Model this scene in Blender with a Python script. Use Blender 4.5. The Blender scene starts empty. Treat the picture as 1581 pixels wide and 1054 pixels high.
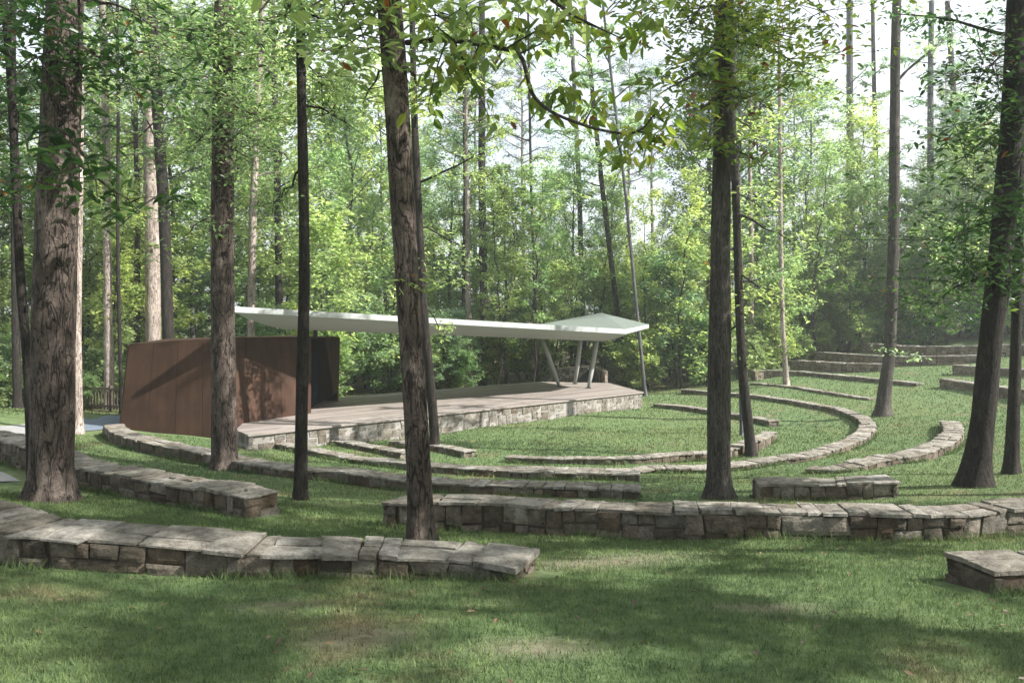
import bpy, math, random
import numpy as np
from mathutils import Vector

# ------------------------------------------------------------------ camera, light
S = bpy.context.scene
COL = S.collection
F, U0, V0 = 1217.0, 790.5, 490.0            # focal length in photo pixels, eye level row
cd = bpy.data.cameras.new("camera"); cam = bpy.data.objects.new("camera", cd); COL.objects.link(cam)
cam.location = (0, 0, 0); cam.rotation_euler = (math.radians(90), 0, 0)
cd.sensor_width = 36.0; cd.lens = 36.0 * F / 1581.0; cd.shift_y = -(527 - V0) / 1581.0
cd.clip_start = 0.1; cd.clip_end = 2000
S.camera = cam
SUN = Vector((0.77, -0.17, 0.61)).normalized()
w = bpy.data.worlds.new("World"); S.world = w; w.use_nodes = True
nt = w.node_tree; sky = nt.nodes.new("ShaderNodeTexSky"); sky.sky_type = 'NISHITA'; sky.sun_disc = False
sky.sun_elevation = math.asin(SUN.z); sky.sun_rotation = math.atan2(SUN.x, SUN.y)
sky.air_density = 1.0; sky.dust_density = 3.0; sky.ozone_density = 1.0
# thin bright cloud veiling the blue
tc_ = nt.nodes.new("ShaderNodeTexCoord"); cn_ = nt.nodes.new("ShaderNodeTexNoise"); cn_.inputs["Scale"].default_value = 2.2; cn_.inputs["Detail"].default_value = 5
nt.links.new(tc_.outputs["Generated"], cn_.inputs["Vector"])
cr_ = nt.nodes.new("ShaderNodeValToRGB"); cr_.color_ramp.elements[0].position = .35; cr_.color_ramp.elements[0].color = (.6, .6, .6, 1); cr_.color_ramp.elements[1].position = .55; cr_.color_ramp.elements[1].color = (.95, .95, .95, 1)
nt.links.new(cn_.outputs["Fac"], cr_.inputs[0])
mx_ = nt.nodes.new("ShaderNodeMix"); mx_.data_type = 'RGBA'; nt.links.new(cr_.outputs[0], mx_.inputs[0]); nt.links.new(sky.outputs[0], mx_.inputs[6]); mx_.inputs[7].default_value = (2.95, 3.12, 3.35, 1)
nt.links.new(mx_.outputs[2], nt.nodes["Background"].inputs[0]); nt.nodes["Background"].inputs[1].default_value = 0.15
sd = bpy.data.lights.new("sun", 'SUN'); sun = bpy.data.objects.new("sun", sd); COL.objects.link(sun)
sd.energy = 5.0; sd.angle = math.radians(0.6); sd.color = (1.0, 0.965, 0.91)
sun.rotation_euler = (-SUN).to_track_quat('-Z', 'Y').to_euler(); sun.location = SUN * 60
S.view_settings.view_transform = 'Standard'; S.view_settings.look = 'None'; S.view_settings.gamma = 1
S.view_settings.exposure = 1.38
S.cycles.max_bounces = 7; S.cycles.transparent_max_bounces = 6; S.cycles.transmission_bounces = 4
S.cycles.diffuse_bounces = 4; S.cycles.sample_clamp_indirect = 4.0

# ------------------------------------------------------------------ tagging helpers
def tag(o, label=None, cat=None, group=None, kind=None):
    if label: o['label'] = label
    if cat: o['category'] = cat
    if group: o['group'] = group
    if kind: o['kind'] = kind
    return o

def link(name, me, m=None, parent=None):
    o = bpy.data.objects.new(name, me); COL.objects.link(o)
    if m is not None and not me.materials: me.materials.append(m)
    if parent: o.parent = parent
    return o

def empty(name, loc=(0, 0, 0), rz=0):
    o = bpy.data.objects.new(name, None); COL.objects.link(o)
    o.empty_display_size = .3; o.location = loc; o.rotation_euler = (0, 0, rz)
    return o

def np_mesh(name, V, Fc, smooth=False):
    """V (n,3); Fc list of int arrays (m,k)."""
    me = bpy.data.meshes.new(name)
    V = np.ascontiguousarray(V, dtype=np.float32)
    me.vertices.add(len(V)); me.vertices.foreach_set("co", V.ravel())
    Fc = [np.asarray(f, dtype=np.int32) for f in Fc if len(f)]
    nl = sum(f.size for f in Fc); npoly = sum(len(f) for f in Fc)
    me.loops.add(nl); me.polygons.add(npoly)
    me.loops.foreach_set("vertex_index", np.concatenate([f.ravel() for f in Fc]))
    tot = np.concatenate([np.full(len(f), f.shape[1], dtype=np.int32) for f in Fc])
    st = np.zeros(npoly, dtype=np.int32); st[1:] = np.cumsum(tot)[:-1]
    me.polygons.foreach_set("loop_start", st)
    me.polygons.foreach_set("use_smooth", np.full(npoly, bool(smooth)))
    me.update(calc_edges=True)
    return me

class Acc:
    """collects pieces of one mesh"""
    def __init__(self): self.V = []; self.Q = []; self.T = []; self.P = []; self.n = 0
    def add(self, V, quads=None, tris=None, polys=None):
        V = np.asarray(V, dtype=float).reshape(-1, 3)
        if quads is not None and len(quads): self.Q.append(np.asarray(quads, dtype=int) + self.n)
        if tris is not None and len(tris): self.T.append(np.asarray(tris, dtype=int) + self.n)
        for p in polys or []: self.P.append(np.asarray(p, dtype=int)[None, :] + self.n)
        self.V.append(V); self.n += len(V)
    def mesh(self, name, smooth=False):
        return np_mesh(name, np.concatenate(self.V), ([np.concatenate(self.Q)] if self.Q else []) + ([np.concatenate(self.T)] if self.T else []) + self.P, smooth)
    def build(self, name, m, parent=None, smooth=False):
        return link(name, self.mesh(name, smooth), m, parent)
    def box(self, c, s, rz=0.0):
        c = np.array(c, float); s = np.array(s, float) / 2
        v = np.array([[x, y, z] for x in (-1, 1) for y in (-1, 1) for z in (-1, 1)], float) * s
        ca, sa = math.cos(rz), math.sin(rz)
        v = v @ np.array([[ca, sa, 0], [-sa, ca, 0], [0, 0, 1]]) + c
        self.add(v, quads=[[0, 1, 3, 2], [4, 6, 7, 5], [0, 4, 5, 1], [2, 3, 7, 6], [0, 2, 6, 4], [1, 5, 7, 3]])
    def tube(self, P, R, seg=8, rough=0.0, rng=None, cap=True, flare=0.0):
        P = np.asarray(P, float); R = np.asarray(R, float); n = len(P)
        T = np.gradient(P, axis=0); T /= np.linalg.norm(T, axis=1)[:, None] + 1e-9
        ref = np.array([1.0, 0, 0]) if abs(T[0][0]) < .8 else np.array([0, 1.0, 0])
        A = np.cross(T, ref); A /= np.linalg.norm(A, axis=1)[:, None]; B = np.cross(T, A)
        th = np.linspace(0, 2 * np.pi, seg, endpoint=False)
        rad = np.repeat(R[:, None], seg, 1)
        if rough and rng is not None:
            z = np.arange(n)[:, None] * .55
            ph = rng.random(6) * 6.28
            rad = rad * (1 + rough * (np.sin(3 * th + z * .35 + ph[0]) * .5 + np.sin(5 * th - z * .6 + ph[1]) * .4 + np.sin(2 * th + z + ph[2]) * .5 + (rng.random((n, seg)) - .5) * .8))
        if flare:
            h = np.clip(1 - (P[:, 2] - P[0, 2]) / .85, 0, 1)[:, None] ** 2
            ph = (rng.random() if rng is not None else 0) * 6.28
            rad = rad * (1 + flare * h * (.7 + .8 * np.maximum(0, np.sin(4 * th + ph)) + .3 * np.sin(3 * th)))
        V = P[:, None, :] + rad[:, :, None] * (A[:, None, :] * np.cos(th)[None, :, None] + B[:, None, :] * np.sin(th)[None, :, None])
        i = np.arange(n - 1)[:, None] * seg; j = np.arange(seg)[None, :]; j2 = (j + 1) % seg
        Q = np.stack([i + j, i + j2, i + seg + j2, i + seg + j], -1).reshape(-1, 4)
        self.add(V.reshape(-1, 3), quads=Q, polys=[list(range(seg))[::-1], list(range((n - 1) * seg, n * seg))] if cap else None)

# ------------------------------------------------------------------ terrain
CX, CY = 1.5, 32.5
PR = [0, 9.6, 11.3, 13.3, 17, 22.4, 26, 32.5, 45, 80, 150, 400]
PZ = [-4.2, -4.2, -4.08, -3.86, -3.5, -2.8, -2.28, -1.6, -.4, 1.2, 2, 3]
def smooth(a, b, x): t = np.clip((x - a) / (b - a), 0, 1); return t * t * (3 - 2 * t)
def terr(x, y):
    x = np.asarray(x, float); y = np.asarray(y, float)
    r = np.hypot(x - CX, y - CY); p = np.interp(r, PR, PZ)
    p = (p + np.interp(r - .8, PR, PZ) + np.interp(r + .8, PR, PZ)) / 3
    phi = np.degrees(np.arctan2(y - CY, x - CX)); phi = np.where(phi < -90, phi + 360, phi)
    back = smooth(35, 68, phi) * (1 - smooth(170, 200, phi))
    flat = -4.25 + .012 * np.maximum(0, r - 20)
    z = p * (1 - back) + np.minimum(p, flat) * back
    n = .025 * np.sin(x * .9 + 1.3 * np.sin(y * .5)) + .02 * np.sin(y * 1.1 + x * .4) + .012 * np.sin(x * 2.7 + y * 1.9)
    return z + n
def tz(x, y): return float(terr(x, y))
def at(u, v, d): return Vector(((u - U0) / F * d, d, -(v - V0) / F * d))
def atz(u, v, z): return at(u, v, -z * F / (v - V0))
def ground(u, v):
    k = (u - U0) / F; s = (v - V0) / F
    d = np.arange(2.5, 90, .02)
    g = terr(k * d, d) + s * d
    i = int(np.argmax(g > 0)); d = d[i]
    return Vector((k * d, d, tz(k * d, d)))
# ------------------------------------------------------------------ materials
def mat(name, rough=.85):
    m = bpy.data.materials.new(name); m.use_nodes = True
    n = m.node_tree; b = n.nodes["Principled BSDF"]; b.inputs["Roughness"].default_value = rough
    b.inputs["Specular IOR Level"].default_value = 0. if name in ('interior_shade_black', 'navy_door') else .25
    return m, n, b
def N(n, t, **k):
    x = n.nodes.new(t)
    for a, v in k.items():
        if a.startswith("i_"):
            x.inputs[a[2:].replace("_", " ")].default_value = v
        else: setattr(x, a, v)
    return x
def ramp(n, fac, stops):
    r = n.nodes.new("ShaderNodeValToRGB"); e = r.color_ramp.elements
    while len(e) < len(stops): e.new(.5)
    for q, (p, c) in zip(e, stops):
        q.position = p; q.color = (c[0], c[1], c[2], 1) if hasattr(c, '__len__') else (c, c, c, 1)
    n.links.new(fac, r.inputs[0]); return r.outputs[0]
def noise(n, vec, scale, detail=4, rough=.6):
    x = N(n, "ShaderNodeTexNoise"); x.inputs["Scale"].default_value = scale; x.inputs["Detail"].default_value = detail; x.inputs["Roughness"].default_value = rough
    n.links.new(vec, x.inputs["Vector"]); return x.outputs["Fac"]
def mapping(n, vec, sc):
    x = N(n, "ShaderNodeMapping"); x.inputs["Scale"].default_value = sc; n.links.new(vec, x.inputs[0]); return x.outputs[0]
def mix(n, f, a, b, mode='MIX'):
    x = N(n, "ShaderNodeMix", data_type='RGBA', blend_type=mode)
    if isinstance(f, float): x.inputs[0].default_value = f
    else: n.links.new(f, x.inputs[0])
    for s, q in ((6, a), (7, b)):
        if isinstance(q, tuple): x.inputs[s].default_value = (*q, 1)
        else: n.links.new(q, x.inputs[s])
    return x.outputs[2]
def bump(n, b, h, st, dist):
    x = N(n, "ShaderNodeBump"); x.inputs["Strength"].default_value = st; x.inputs["Distance"].default_value = dist
    n.links.new(h, x.inputs["Height"]); n.links.new(x.outputs[0], b.inputs["Normal"])
def objco(n): return N(n, "ShaderNodeTexCoord").outputs["Object"]
def pos(n): return N(n, "ShaderNodeNewGeometry").outputs["Position"]

def turf_color(n, P):
    """colour of the turf: greens with thin brown spots"""
    a = noise(n, P, .55, 5, .65); b_ = noise(n, P, 5.5, 5, .7); c = noise(n, P, .23, 3, .5)
    green = ramp(n, b_, [(.3, (.058, .100, .040)), (.5, (.105, .160, .064)), (.72, (.175, .24, .10))])
    dry = ramp(n, b_, [(.3, (.13, .105, .06)), (.7, (.25, .205, .12))])
    spots = ramp(n, a, [(.56, 0.), (.70, .85)])
    x = mix(n, spots, green, dry)
    return mix(n, ramp(n, c, [(.35, 0.), (.7, .35)]), x, (.15, .17, .06))

def m_turf():
    m, n, b = mat("turf", .95); P = pos(n)
    g = turf_color(n, P)
    litter = ramp(n, noise(n, P, 3, 6, .75), [(.3, (.05, .04, .022)), (.5, (.11, .085, .045)), (.7, (.08, .11, .035))])
    mx = N(n, "ShaderNodeAttribute"); mx.attribute_name = "litter"
    wo = N(n, "ShaderNodeAttribute"); wo.attribute_name = "worn"
    g = mix(n, wo.outputs["Fac"], g, ramp(n, noise(n, P, 9, 6, .75), [(.3, (.13, .115, .07)), (.7, (.27, .25, .17))]))
    n.links.new(mix(n, mx.outputs["Fac"], g, litter), b.inputs["Base Color"])
    bump(n, b, noise(n, P, 38, 5, .8), .9, .04)
    return m
def m_blade():
    m, n, b = mat("grass_blade", .7); g = turf_color(n, pos(n))
    ri = N(n, "ShaderNodeNewGeometry").outputs["Random Per Island"]
    c = mix(n, .85, g, ramp(n, ri, [(0, (.55, .6, .5)), (.5, (1., 1., 1.)), (.9, (1.3, 1.3, 1.1)), (1, (1.9, 1.6, 1.2))]), 'MULTIPLY')
    n.links.new(c, b.inputs["Base Color"])
    tr = N(n, "ShaderNodeBsdfTranslucent"); n.links.new(c, tr.inputs[0])
    ms = N(n, "ShaderNodeMixShader"); ms.inputs[0].default_value = .3
    n.links.new(b.outputs[0], ms.inputs[1]); n.links.new(tr.outputs[0], ms.inputs[2])
    n.links.new(ms.outputs[0], n.nodes["Material Output"].inputs[0]); return m
def m_leaf(name, c0, c1, c2, tl=.45, brown=0.):
    m, n, b = mat(name, .42); b.inputs['Specular IOR Level'].default_value = .5
    ri = N(n, "ShaderNodeNewGeometry").outputs["Random Per Island"]
    ob = N(n, "ShaderNodeObjectInfo").outputs["Random"]
    st = [(0, c0), (.5, c1), (.93, c2)]
    if brown: st += [(1 - brown, c2), (1 - brown + .005, (.16, .055, .02))]
    c = ramp(n, ri, st)
    c = mix(n, 1.0, c, ramp(n, ob, [(0, (.75, .9, .95)), (.5, (1, 1, 1)), (1, (1.12, 1.06, .9))]), 'MULTIPLY')
    big = ramp(n, noise(n, pos(n), .35, 2), [(.35, (.75, .8, .85)), (.65, (1.2, 1.15, 1.0))])
    c = mix(n, 1.0, c, big, 'MULTIPLY')
    n.links.new(c, b.inputs["Base Color"])
    tr = N(n, "ShaderNodeBsdfTranslucent")
    n.links.new(mix(n, 1.0, c, (1.85, 2.0, 1.35), 'MULTIPLY'), tr.inputs[0])
    ms = N(n, "ShaderNodeMixShader"); ms.inputs[0].default_value = tl
    n.links.new(b.outputs[0], ms.inputs[1]); n.links.new(tr.outputs[0], ms.inputs[2])
    n.links.new(ms.outputs[0], n.nodes["Material Output"].inputs[0]); return m
def m_bark(name, dark, mid, light, sx=9., sz=2.6, st=.9, patch=.5):
    m, n, b = mat(name, .92); O = objco(n)
    fine = noise(n, mapping(n, O, (34, 34, 9)), 1, 7, .8)
    def furrow(sc, wdt, dist):
        x = N(n, "ShaderNodeTexNoise"); x.inputs["Scale"].default_value = 1; x.inputs["Detail"].default_value = 2.5; x.inputs["Roughness"].default_value = .6; x.inputs["Distortion"].default_value = dist
        n.links.new(mapping(n, O, sc), x.inputs["Vector"])
        return ramp(n, x.outputs["Fac"], [(.5 - wdt, 1.), (.5 - wdt * .15, 0.), (.5 + wdt * .15, 0.), (.5 + wdt, 1.)])
    f1 = furrow((sx, sx, sz * .42), .045, .6); f2 = furrow((sx * .8, sx * .8, sz * 1.5), .03, .9)
    cm = N(n, "ShaderNodeMath", operation='MULTIPLY_ADD'); n.links.new(f2, cm.inputs[0]); cm.inputs[1].default_value = .45; cm.inputs[2].default_value = .55
    cm2 = N(n, "ShaderNodeMath", operation='MULTIPLY'); n.links.new(f1, cm2.inputs[0]); n.links.new(cm.outputs[0], cm2.inputs[1]); crack = cm2.outputs[0]
    base = ramp(n, fine, [(.32, dark), (.5, mid), (.70, light)])
    plate = ramp(n, noise(n, mapping(n, O, (sx * .5, sx * .5, sz * .4)), 1, 3), [(.35, mid), (.65, light)])
    base = mix(n, .45, base, plate)
    c = mix(n, crack, dark, base)
    lichen_sun = ramp(n, noise(n, mapping(n, O, (2.2, 2.2, 1.1)), 1, 5, .7), [(.55, 0.), (.68, patch)])  # lichen patches; on the pine bark they also paint in sun mottling
    c = mix(n, lichen_sun, c, tuple(min(1, q * 1.65) for q in light))
    rub = ramp(n, noise(n, mapping(n, O, (5, 5, 1.2)), 1, 6, .75), [(.35, (.55, .53, .52)), (.65, (1.25, 1.22, 1.2))])
    c = mix(n, .8, c, rub, 'MULTIPLY')
    n.links.new(c, b.inputs["Base Color"])
    h = N(n, "ShaderNodeMath", operation='MULTIPLY_ADD'); n.links.new(crack, h.inputs[0]); h.inputs[1].default_value = .7; n.links.new(fine, h.inputs[2])
    bump(n, b, h.outputs[0], st, .035); return m
def m_stone(name, cols, dirt=.5, sc=1.):
    m, n, b = mat(name, .9); P = pos(n)
    ri = N(n, "ShaderNodeNewGeometry").outputs["Random Per Island"]
    c = ramp(n, ri, [(i / (len(cols) - 1), q) for i, q in enumerate(cols)])
    a = noise(n, P, 7 * sc, 7, .72); f = noise(n, P, 34 * sc, 5, .75); g = noise(n, P, 2.2 * sc, 4, .6)
    c = mix(n, .9, c, ramp(n, a, [(.32, (.30, .27, .24)), (.47, (.85, .82, .78)), (.66, (1.45, 1.42, 1.36))]), 'MULTIPLY')
    c = mix(n, .5, c, ramp(n, f, [(.3, (.5, .5, .5)), (.7, (1.25, 1.25, 1.25))]), 'MULTIPLY')
    c = mix(n, ramp(n, g, [(.52, 0.), (.68, dirt)]), c, (.09, .07, .045))
    n.links.new(c, b.inputs["Base Color"])
    h = N(n, "ShaderNodeMath", operation='ADD'); n.links.new(a, h.inputs[0]); n.links.new(f, h.inputs[1])
    bump(n, b, h.outputs[0], 1.0, .05); return m
def m_corten():
    m, n, b = mat("weathered_steel", .75); P = pos(n)
    st = noise(n, mapping(n, P, (3.5, 3.5, .5)), 1, 4, .55); fn = noise(n, P, 14, 6, .75); cl = noise(n, mapping(n, P, (.6, .6, 1.6)), 1, 3)
    c = ramp(n, st, [(.3, (.036, .018, .011)), (.5, (.049, .025, .015)), (.72, (.066, .034, .021))])
    c = mix(n, .55, c, ramp(n, fn, [(.3, (.65, .62, .6)), (.7, (1.2, 1.2, 1.2))]), 'MULTIPLY')
    c = mix(n, .5, c, ramp(n, cl, [(.35, (.7, .7, .7)), (.65, (1.2, 1.15, 1.1))]), 'MULTIPLY')
    n.links.new(c, b.inputs["Base Color"]); b.inputs["Metallic"].default_value = .1
    bump(n, b, fn, .25, .006); return m
def m_plain(name, c, rough=.6, var=.12, sc=3., bmp=.1, metal=0.):
    m, n, b = mat(name, rough); P = pos(n); f = noise(n, P, sc, 5, .65)
    lo = tuple(q * (1 - var) for q in c); hi = tuple(min(1, q * (1 + var)) for q in c)
    n.links.new(ramp(n, f, [(.3, lo), (.7, hi)]), b.inputs["Base Color"])
    b.inputs["Metallic"].default_value = metal
    if bmp: bump(n, b, noise(n, P, sc * 12, 4), bmp, .004)
    return m
def m_deck():
    m, n, b = mat("deck_boards", .7)
    P = mapping(n, N(n, "ShaderNodeTexCoord").outputs["Object"], (1, 1, 1))
    ri = N(n, "ShaderNodeNewGeometry").outputs["Random Per Island"]
    gr = noise(n, mapping(n, P, (1.2, 26, 1)), 1, 5, .7)
    c = ramp(n, ri, [(0, (.19, .165, .15)), (.5, (.25, .22, .20)), (1, (.32, .285, .26))])
    c = mix(n, .6, c, ramp(n, gr, [(.3, (.68, .66, .64)), (.7, (1.15, 1.15, 1.15))]), 'MULTIPLY')
    n.links.new(c, b.inputs["Base Color"]); bump(n, b, gr, .3, .004); return m

M = {}
M['turf'] = m_turf(); M['blade'] = m_blade()
M['pine'] = m_bark("pine_bark", (.022, .016, .014), (.078, .058, .049), (.225, .185, .16), 9., 4.2, 1.0, .65)  # strong pale patches put sun mottling into the bark colour
M['dark'] = m_bark("dark_bark", (.009, .0075, .0065), (.026, .021, .018), (.065, .054, .046), 20., 6.0, .9, .15)
M['grey'] = m_bark("grey_bark", (.024, .021, .019), (.062, .054, .047), (.16, .142, .126), 24., 4.6, .8, .3)
M['pale'] = m_bark("pale_bark", (.12, .095, .08), (.30, .25, .22), (.52, .46, .41), 11., 5., .7, .5)
M['blue'] = m_bark("blue_grey_bark", (.035, .036, .040), (.09, .09, .097), (.19, .19, .20), 20., 5., .6, .3)
M['stone'] = m_stone("fieldstone", [(.07, .055, .04), (.17, .14, .11), (.10, .085, .068), (.25, .22, .185), (.115, .08, .055), (.30, .275, .235), (.14, .13, .115)])
M['cap'] = m_stone("capstone", [(.24, .225, .195), (.33, .315, .285), (.21, .185, .15), (.40, .385, .36), (.27, .245, .205)], .6)
M['pstone'] = m_stone("pale_masonry", [(.20, .19, .175), (.30, .285, .265), (.25, .23, .20), (.16, .135, .11), (.35, .335, .32), (.22, .205, .19)], .5)
M['dstone'] = m_stone("brown_masonry", [(.13, .105, .08), (.20, .165, .13), (.25, .215, .175), (.16, .125, .09), (.28, .25, .21)], .5)
M['mortar'] = m_plain("mortar", (.07, .056, .042), .95, .25, 8., .6)
M['pmortar'] = m_plain("pale_mortar", (.27, .255, .235), .95, .15, 8., .5)
M['corten'] = m_corten()
M['canopy'] = m_plain("white_paint", (.35, .365, .36), .45, .025, 1.2, .03)
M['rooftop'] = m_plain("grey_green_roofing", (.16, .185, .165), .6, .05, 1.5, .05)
M['interior'] = m_plain("interior_shade_black", (.012, .008, .006), .7, .25, 3.)  # near black puts the shade of the opening into the wall colour
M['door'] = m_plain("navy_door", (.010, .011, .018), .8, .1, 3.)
M['steel'] = m_plain("grey_paint", (.30, .31, .29), .4, .06, 4., .05)
M['black'] = m_plain("black_paint", (.02, .02, .02), .5, .1, 4.)
M['deck'] = m_deck()
M['path'] = m_plain("pavement", (.26, .255, .25), .9, .08, 5., .3)
M['bluepath'] = m_plain("blue_slate_pavement", (.13, .16, .20), .75, .1, 5., .2)
M['wood'] = m_plain("old_timber", (.09, .07, .055), .85, .25, 6., .4)
M['whitish'] = m_plain("white_board", (.55, .55, .54), .6, .04, 4., .05)
M['leafA'] = m_leaf("leaf_mid_green", (.115, .165, .078), (.19, .25, .125), (.30, .35, .20), .62, .012)
M['leafB'] = m_leaf("leaf_yellow_green", (.17, .225, .10), (.27, .33, .155), (.42, .46, .27), .64, .01)
M['leafC'] = m_leaf("leaf_blue_green", (.11, .17, .115), (.18, .255, .18), (.28, .36, .27), .62)
M['leafD'] = m_leaf("leaf_dark_green", (.022, .055, .018), (.04, .088, .026), (.07, .13, .035), .4, .02)
M['leafY'] = m_leaf("leaf_large_yellowing", (.09, .15, .03), (.15, .21, .04), (.26, .27, .06), .5, .035)
M['needle'] = m_leaf("pine_needles", (.03, .065, .025), (.05, .10, .035), (.09, .14, .045), .3)
M['dead'] = m_leaf("dead_leaf", (.06, .038, .022), (.11, .07, .04), (.2, .13, .08), .2)

# ------------------------------------------------------------------ ground sheet
def axis(a, b, step, far, n):
    core = np.arange(a, b + 1e-6, step)
    g = np.geomspace(1, 1 + far, n) - 1
    return np.concatenate([(a - g[1:])[::-1], core, b + g[1:]])
xs = axis(-24, 26, .2, 400, 28); ys = np.concatenate([-(np.geomspace(1, 100, 12) - 1)[::-1][:-1] , np.arange(0, 56, .2), 56 + np.geomspace(.5, 500, 28)])
X, Y = np.meshgrid(xs, ys); Z = terr(X, Y)
i, j = np.meshgrid(np.arange(len(ys) - 1), np.arange(len(xs) - 1), indexing='ij'); k = i * len(xs) + j
Q = np.stack([k, k + 1, k + len(xs) + 1, k + len(xs)], -1).reshape(-1, 4)
g = link("ground", np_mesh("ground", np.stack([X, Y, Z], -1).reshape(-1, 3), [Q], True), M['turf']); 
lm_ = np.maximum.reduce([smooth(50.5, 52.5, Y), smooth(-19, -22, -(-X)) if False else smooth(19, 23, -X), smooth(42, 45.5, Y - .0 * X) * (1 - smooth(9, 13, X)), smooth(33, 36, Y) * smooth(5, 7, -X)]).ravel()
WORN = [(ground(930, 868), 1.5, .55, .35), (ground(560, 985), .5, .3, 0.), (ground(830, 1000), .5, .25, 0.), (ground(1000, 790), .9, .35, 0.), (ground(1180, 940), .5, .2, 0), (ground(590, 700), .8, .4, 0), (ground(430, 935), .4, .2, 0)]
def worn(x, y):
    o = np.zeros(np.shape(x))
    for c_, a_, b_, r_ in WORN:
        dx, dy = x - c_.x, y - c_.y; u_ = dx * math.cos(r_) + dy * math.sin(r_); v_ = -dx * math.sin(r_) + dy * math.cos(r_)
        o = np.maximum(o, np.clip(1.25 - np.hypot(u_ / a_, v_ / b_), 0, 1))
    return o
wn_ = worn(X, Y).ravel(); aw_ = g.data.attributes.new("worn", 'FLOAT', 'POINT'); aw_.data.foreach_set("value", wn_.astype(np.float32))
at_ = g.data.attributes.new("litter", 'FLOAT', 'POINT'); at_.data.foreach_set("value", lm_.astype(np.float32))
tag(g, "sloping mown turf bowl of the amphitheatre", kind='structure')

# ------------------------------------------------------------------ stone walls
def resample(P, step=.12):
    P = np.asarray(P, float); n = len(P)
    E = np.concatenate([[2 * P[0] - P[1]], P, [2 * P[-1] - P[-2]]]); out = []
    for q in range(n - 1):
        p0, p1, p2, p3 = E[q], E[q + 1], E[q + 2], E[q + 3]
        m = max(4, int(np.linalg.norm(p2[:2] - p1[:2]) / step))
        for t in np.arange(m) / m:
            out.append(.5 * ((2 * p1) + (-p0 + p2) * t + (2 * p0 - 5 * p1 + 4 * p2 - p3) * t * t + (-p0 + 3 * p1 - 3 * p2 + p3) * t ** 3))
    out.append(P[-1]); return np.array(out)

def stone_patch(acc, fn, a0, a1, b0, b1, d_out, d_in, rng, g=4, rough=.011, corner=.26):
    """one stone: fn(a,b,d) -> world; face at depth d_out, sides running back to d_in"""
    A = np.linspace(0, 1, g); c = (np.array([rng.random() for _ in range(8)]).reshape(4, 2) - .5) * corner
    pts = []; 
    tilt = [(rng.random() - .5) * rough * 1.2 for _ in range(2)]
    for ia, s in enumerate(A):
        for ib, t in enumerate(A):
            off = c[0] * (1 - s) * (1 - t) + c[1] * s * (1 - t) + c[2] * s * t + c[3] * (1 - s) * t
            edge = ia in (0, g - 1) or ib in (0, g - 1)
            ss = s + off[0] * .8 + (rng.random() - .5) * (.022 if edge else .05); t2 = t + off[1] * .8 + (rng.random() - .5) * (.03 if edge else .0)
            d = d_out - (abs(rng.random()) * rough * .5 + (rough * 1.1 if edge else 0)) + tilt[0] * (s - .5) + tilt[1] * (t - .5)
            pts.append((a0 + (a1 - a0) * ss, b0 + (b1 - b0) * t2, d))
    ring = [(q, 0) for q in range(g)] + [(g - 1, q) for q in range(1, g)] + [(q, g - 1) for q in range(g - 2, -1, -1)] + [(0, q) for q in range(g - 2, 0, -1)]
    idx = [x * g + y for x, y in ring]
    base = [(pts[q][0], pts[q][1], d_in) for q in idx]
    V = np.array([fn(*p) for p in pts + base])
    Qs = [[x * g + y, (x + 1) * g + y, (x + 1) * g + y + 1, x * g + y + 1] for x in range(g - 1) for y in range(g - 1)]
    n0 = g * g; m = len(idx)
    Qs += [[idx[q], n0 + q, n0 + (q + 1) % m, idx[(q + 1) % m]] for q in range(m)]
    acc.add(V, quads=Qs)

def wall_strip(acc, fn, L, H, rng, wlo=.2, whi=.5, row=.2, gap=.017, dout=0., din=-.085, g=4, rough=.011):
    """random rubble over 0..L by 0..1 (relative height; H metres)"""
    a = 0.0
    while a < L - .03:
        wd = min(rng.uniform(wlo, whi), L - a)
        if L - a - wd < wlo * .5: wd = L - a
        nr = max(1, int(round(H / row + rng.uniform(-.6, .6))))
        cuts = [0.0] + sorted((q + 1) / nr + rng.uniform(-.14, .14) / nr for q in range(nr - 1)) + [1.0]
        for q in range(nr):
            b0, b1 = cuts[q] + gap / H * .5, cuts[q + 1] - gap / H * .5
            if wd > .34 and rng.random() < .45:
                sp = a + wd * rng.uniform(.35, .65)
                seg = [(a, sp), (sp, a + wd)]
            else: seg = [(a, a + wd)]
            for s0, s1 in seg:
                stone_patch(acc, fn, s0 + gap * .5, s1 - gap * .5, b0, b1, dout + rng.uniform(-.02, .02), din, rng, g, rough)
        a += wd

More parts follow.
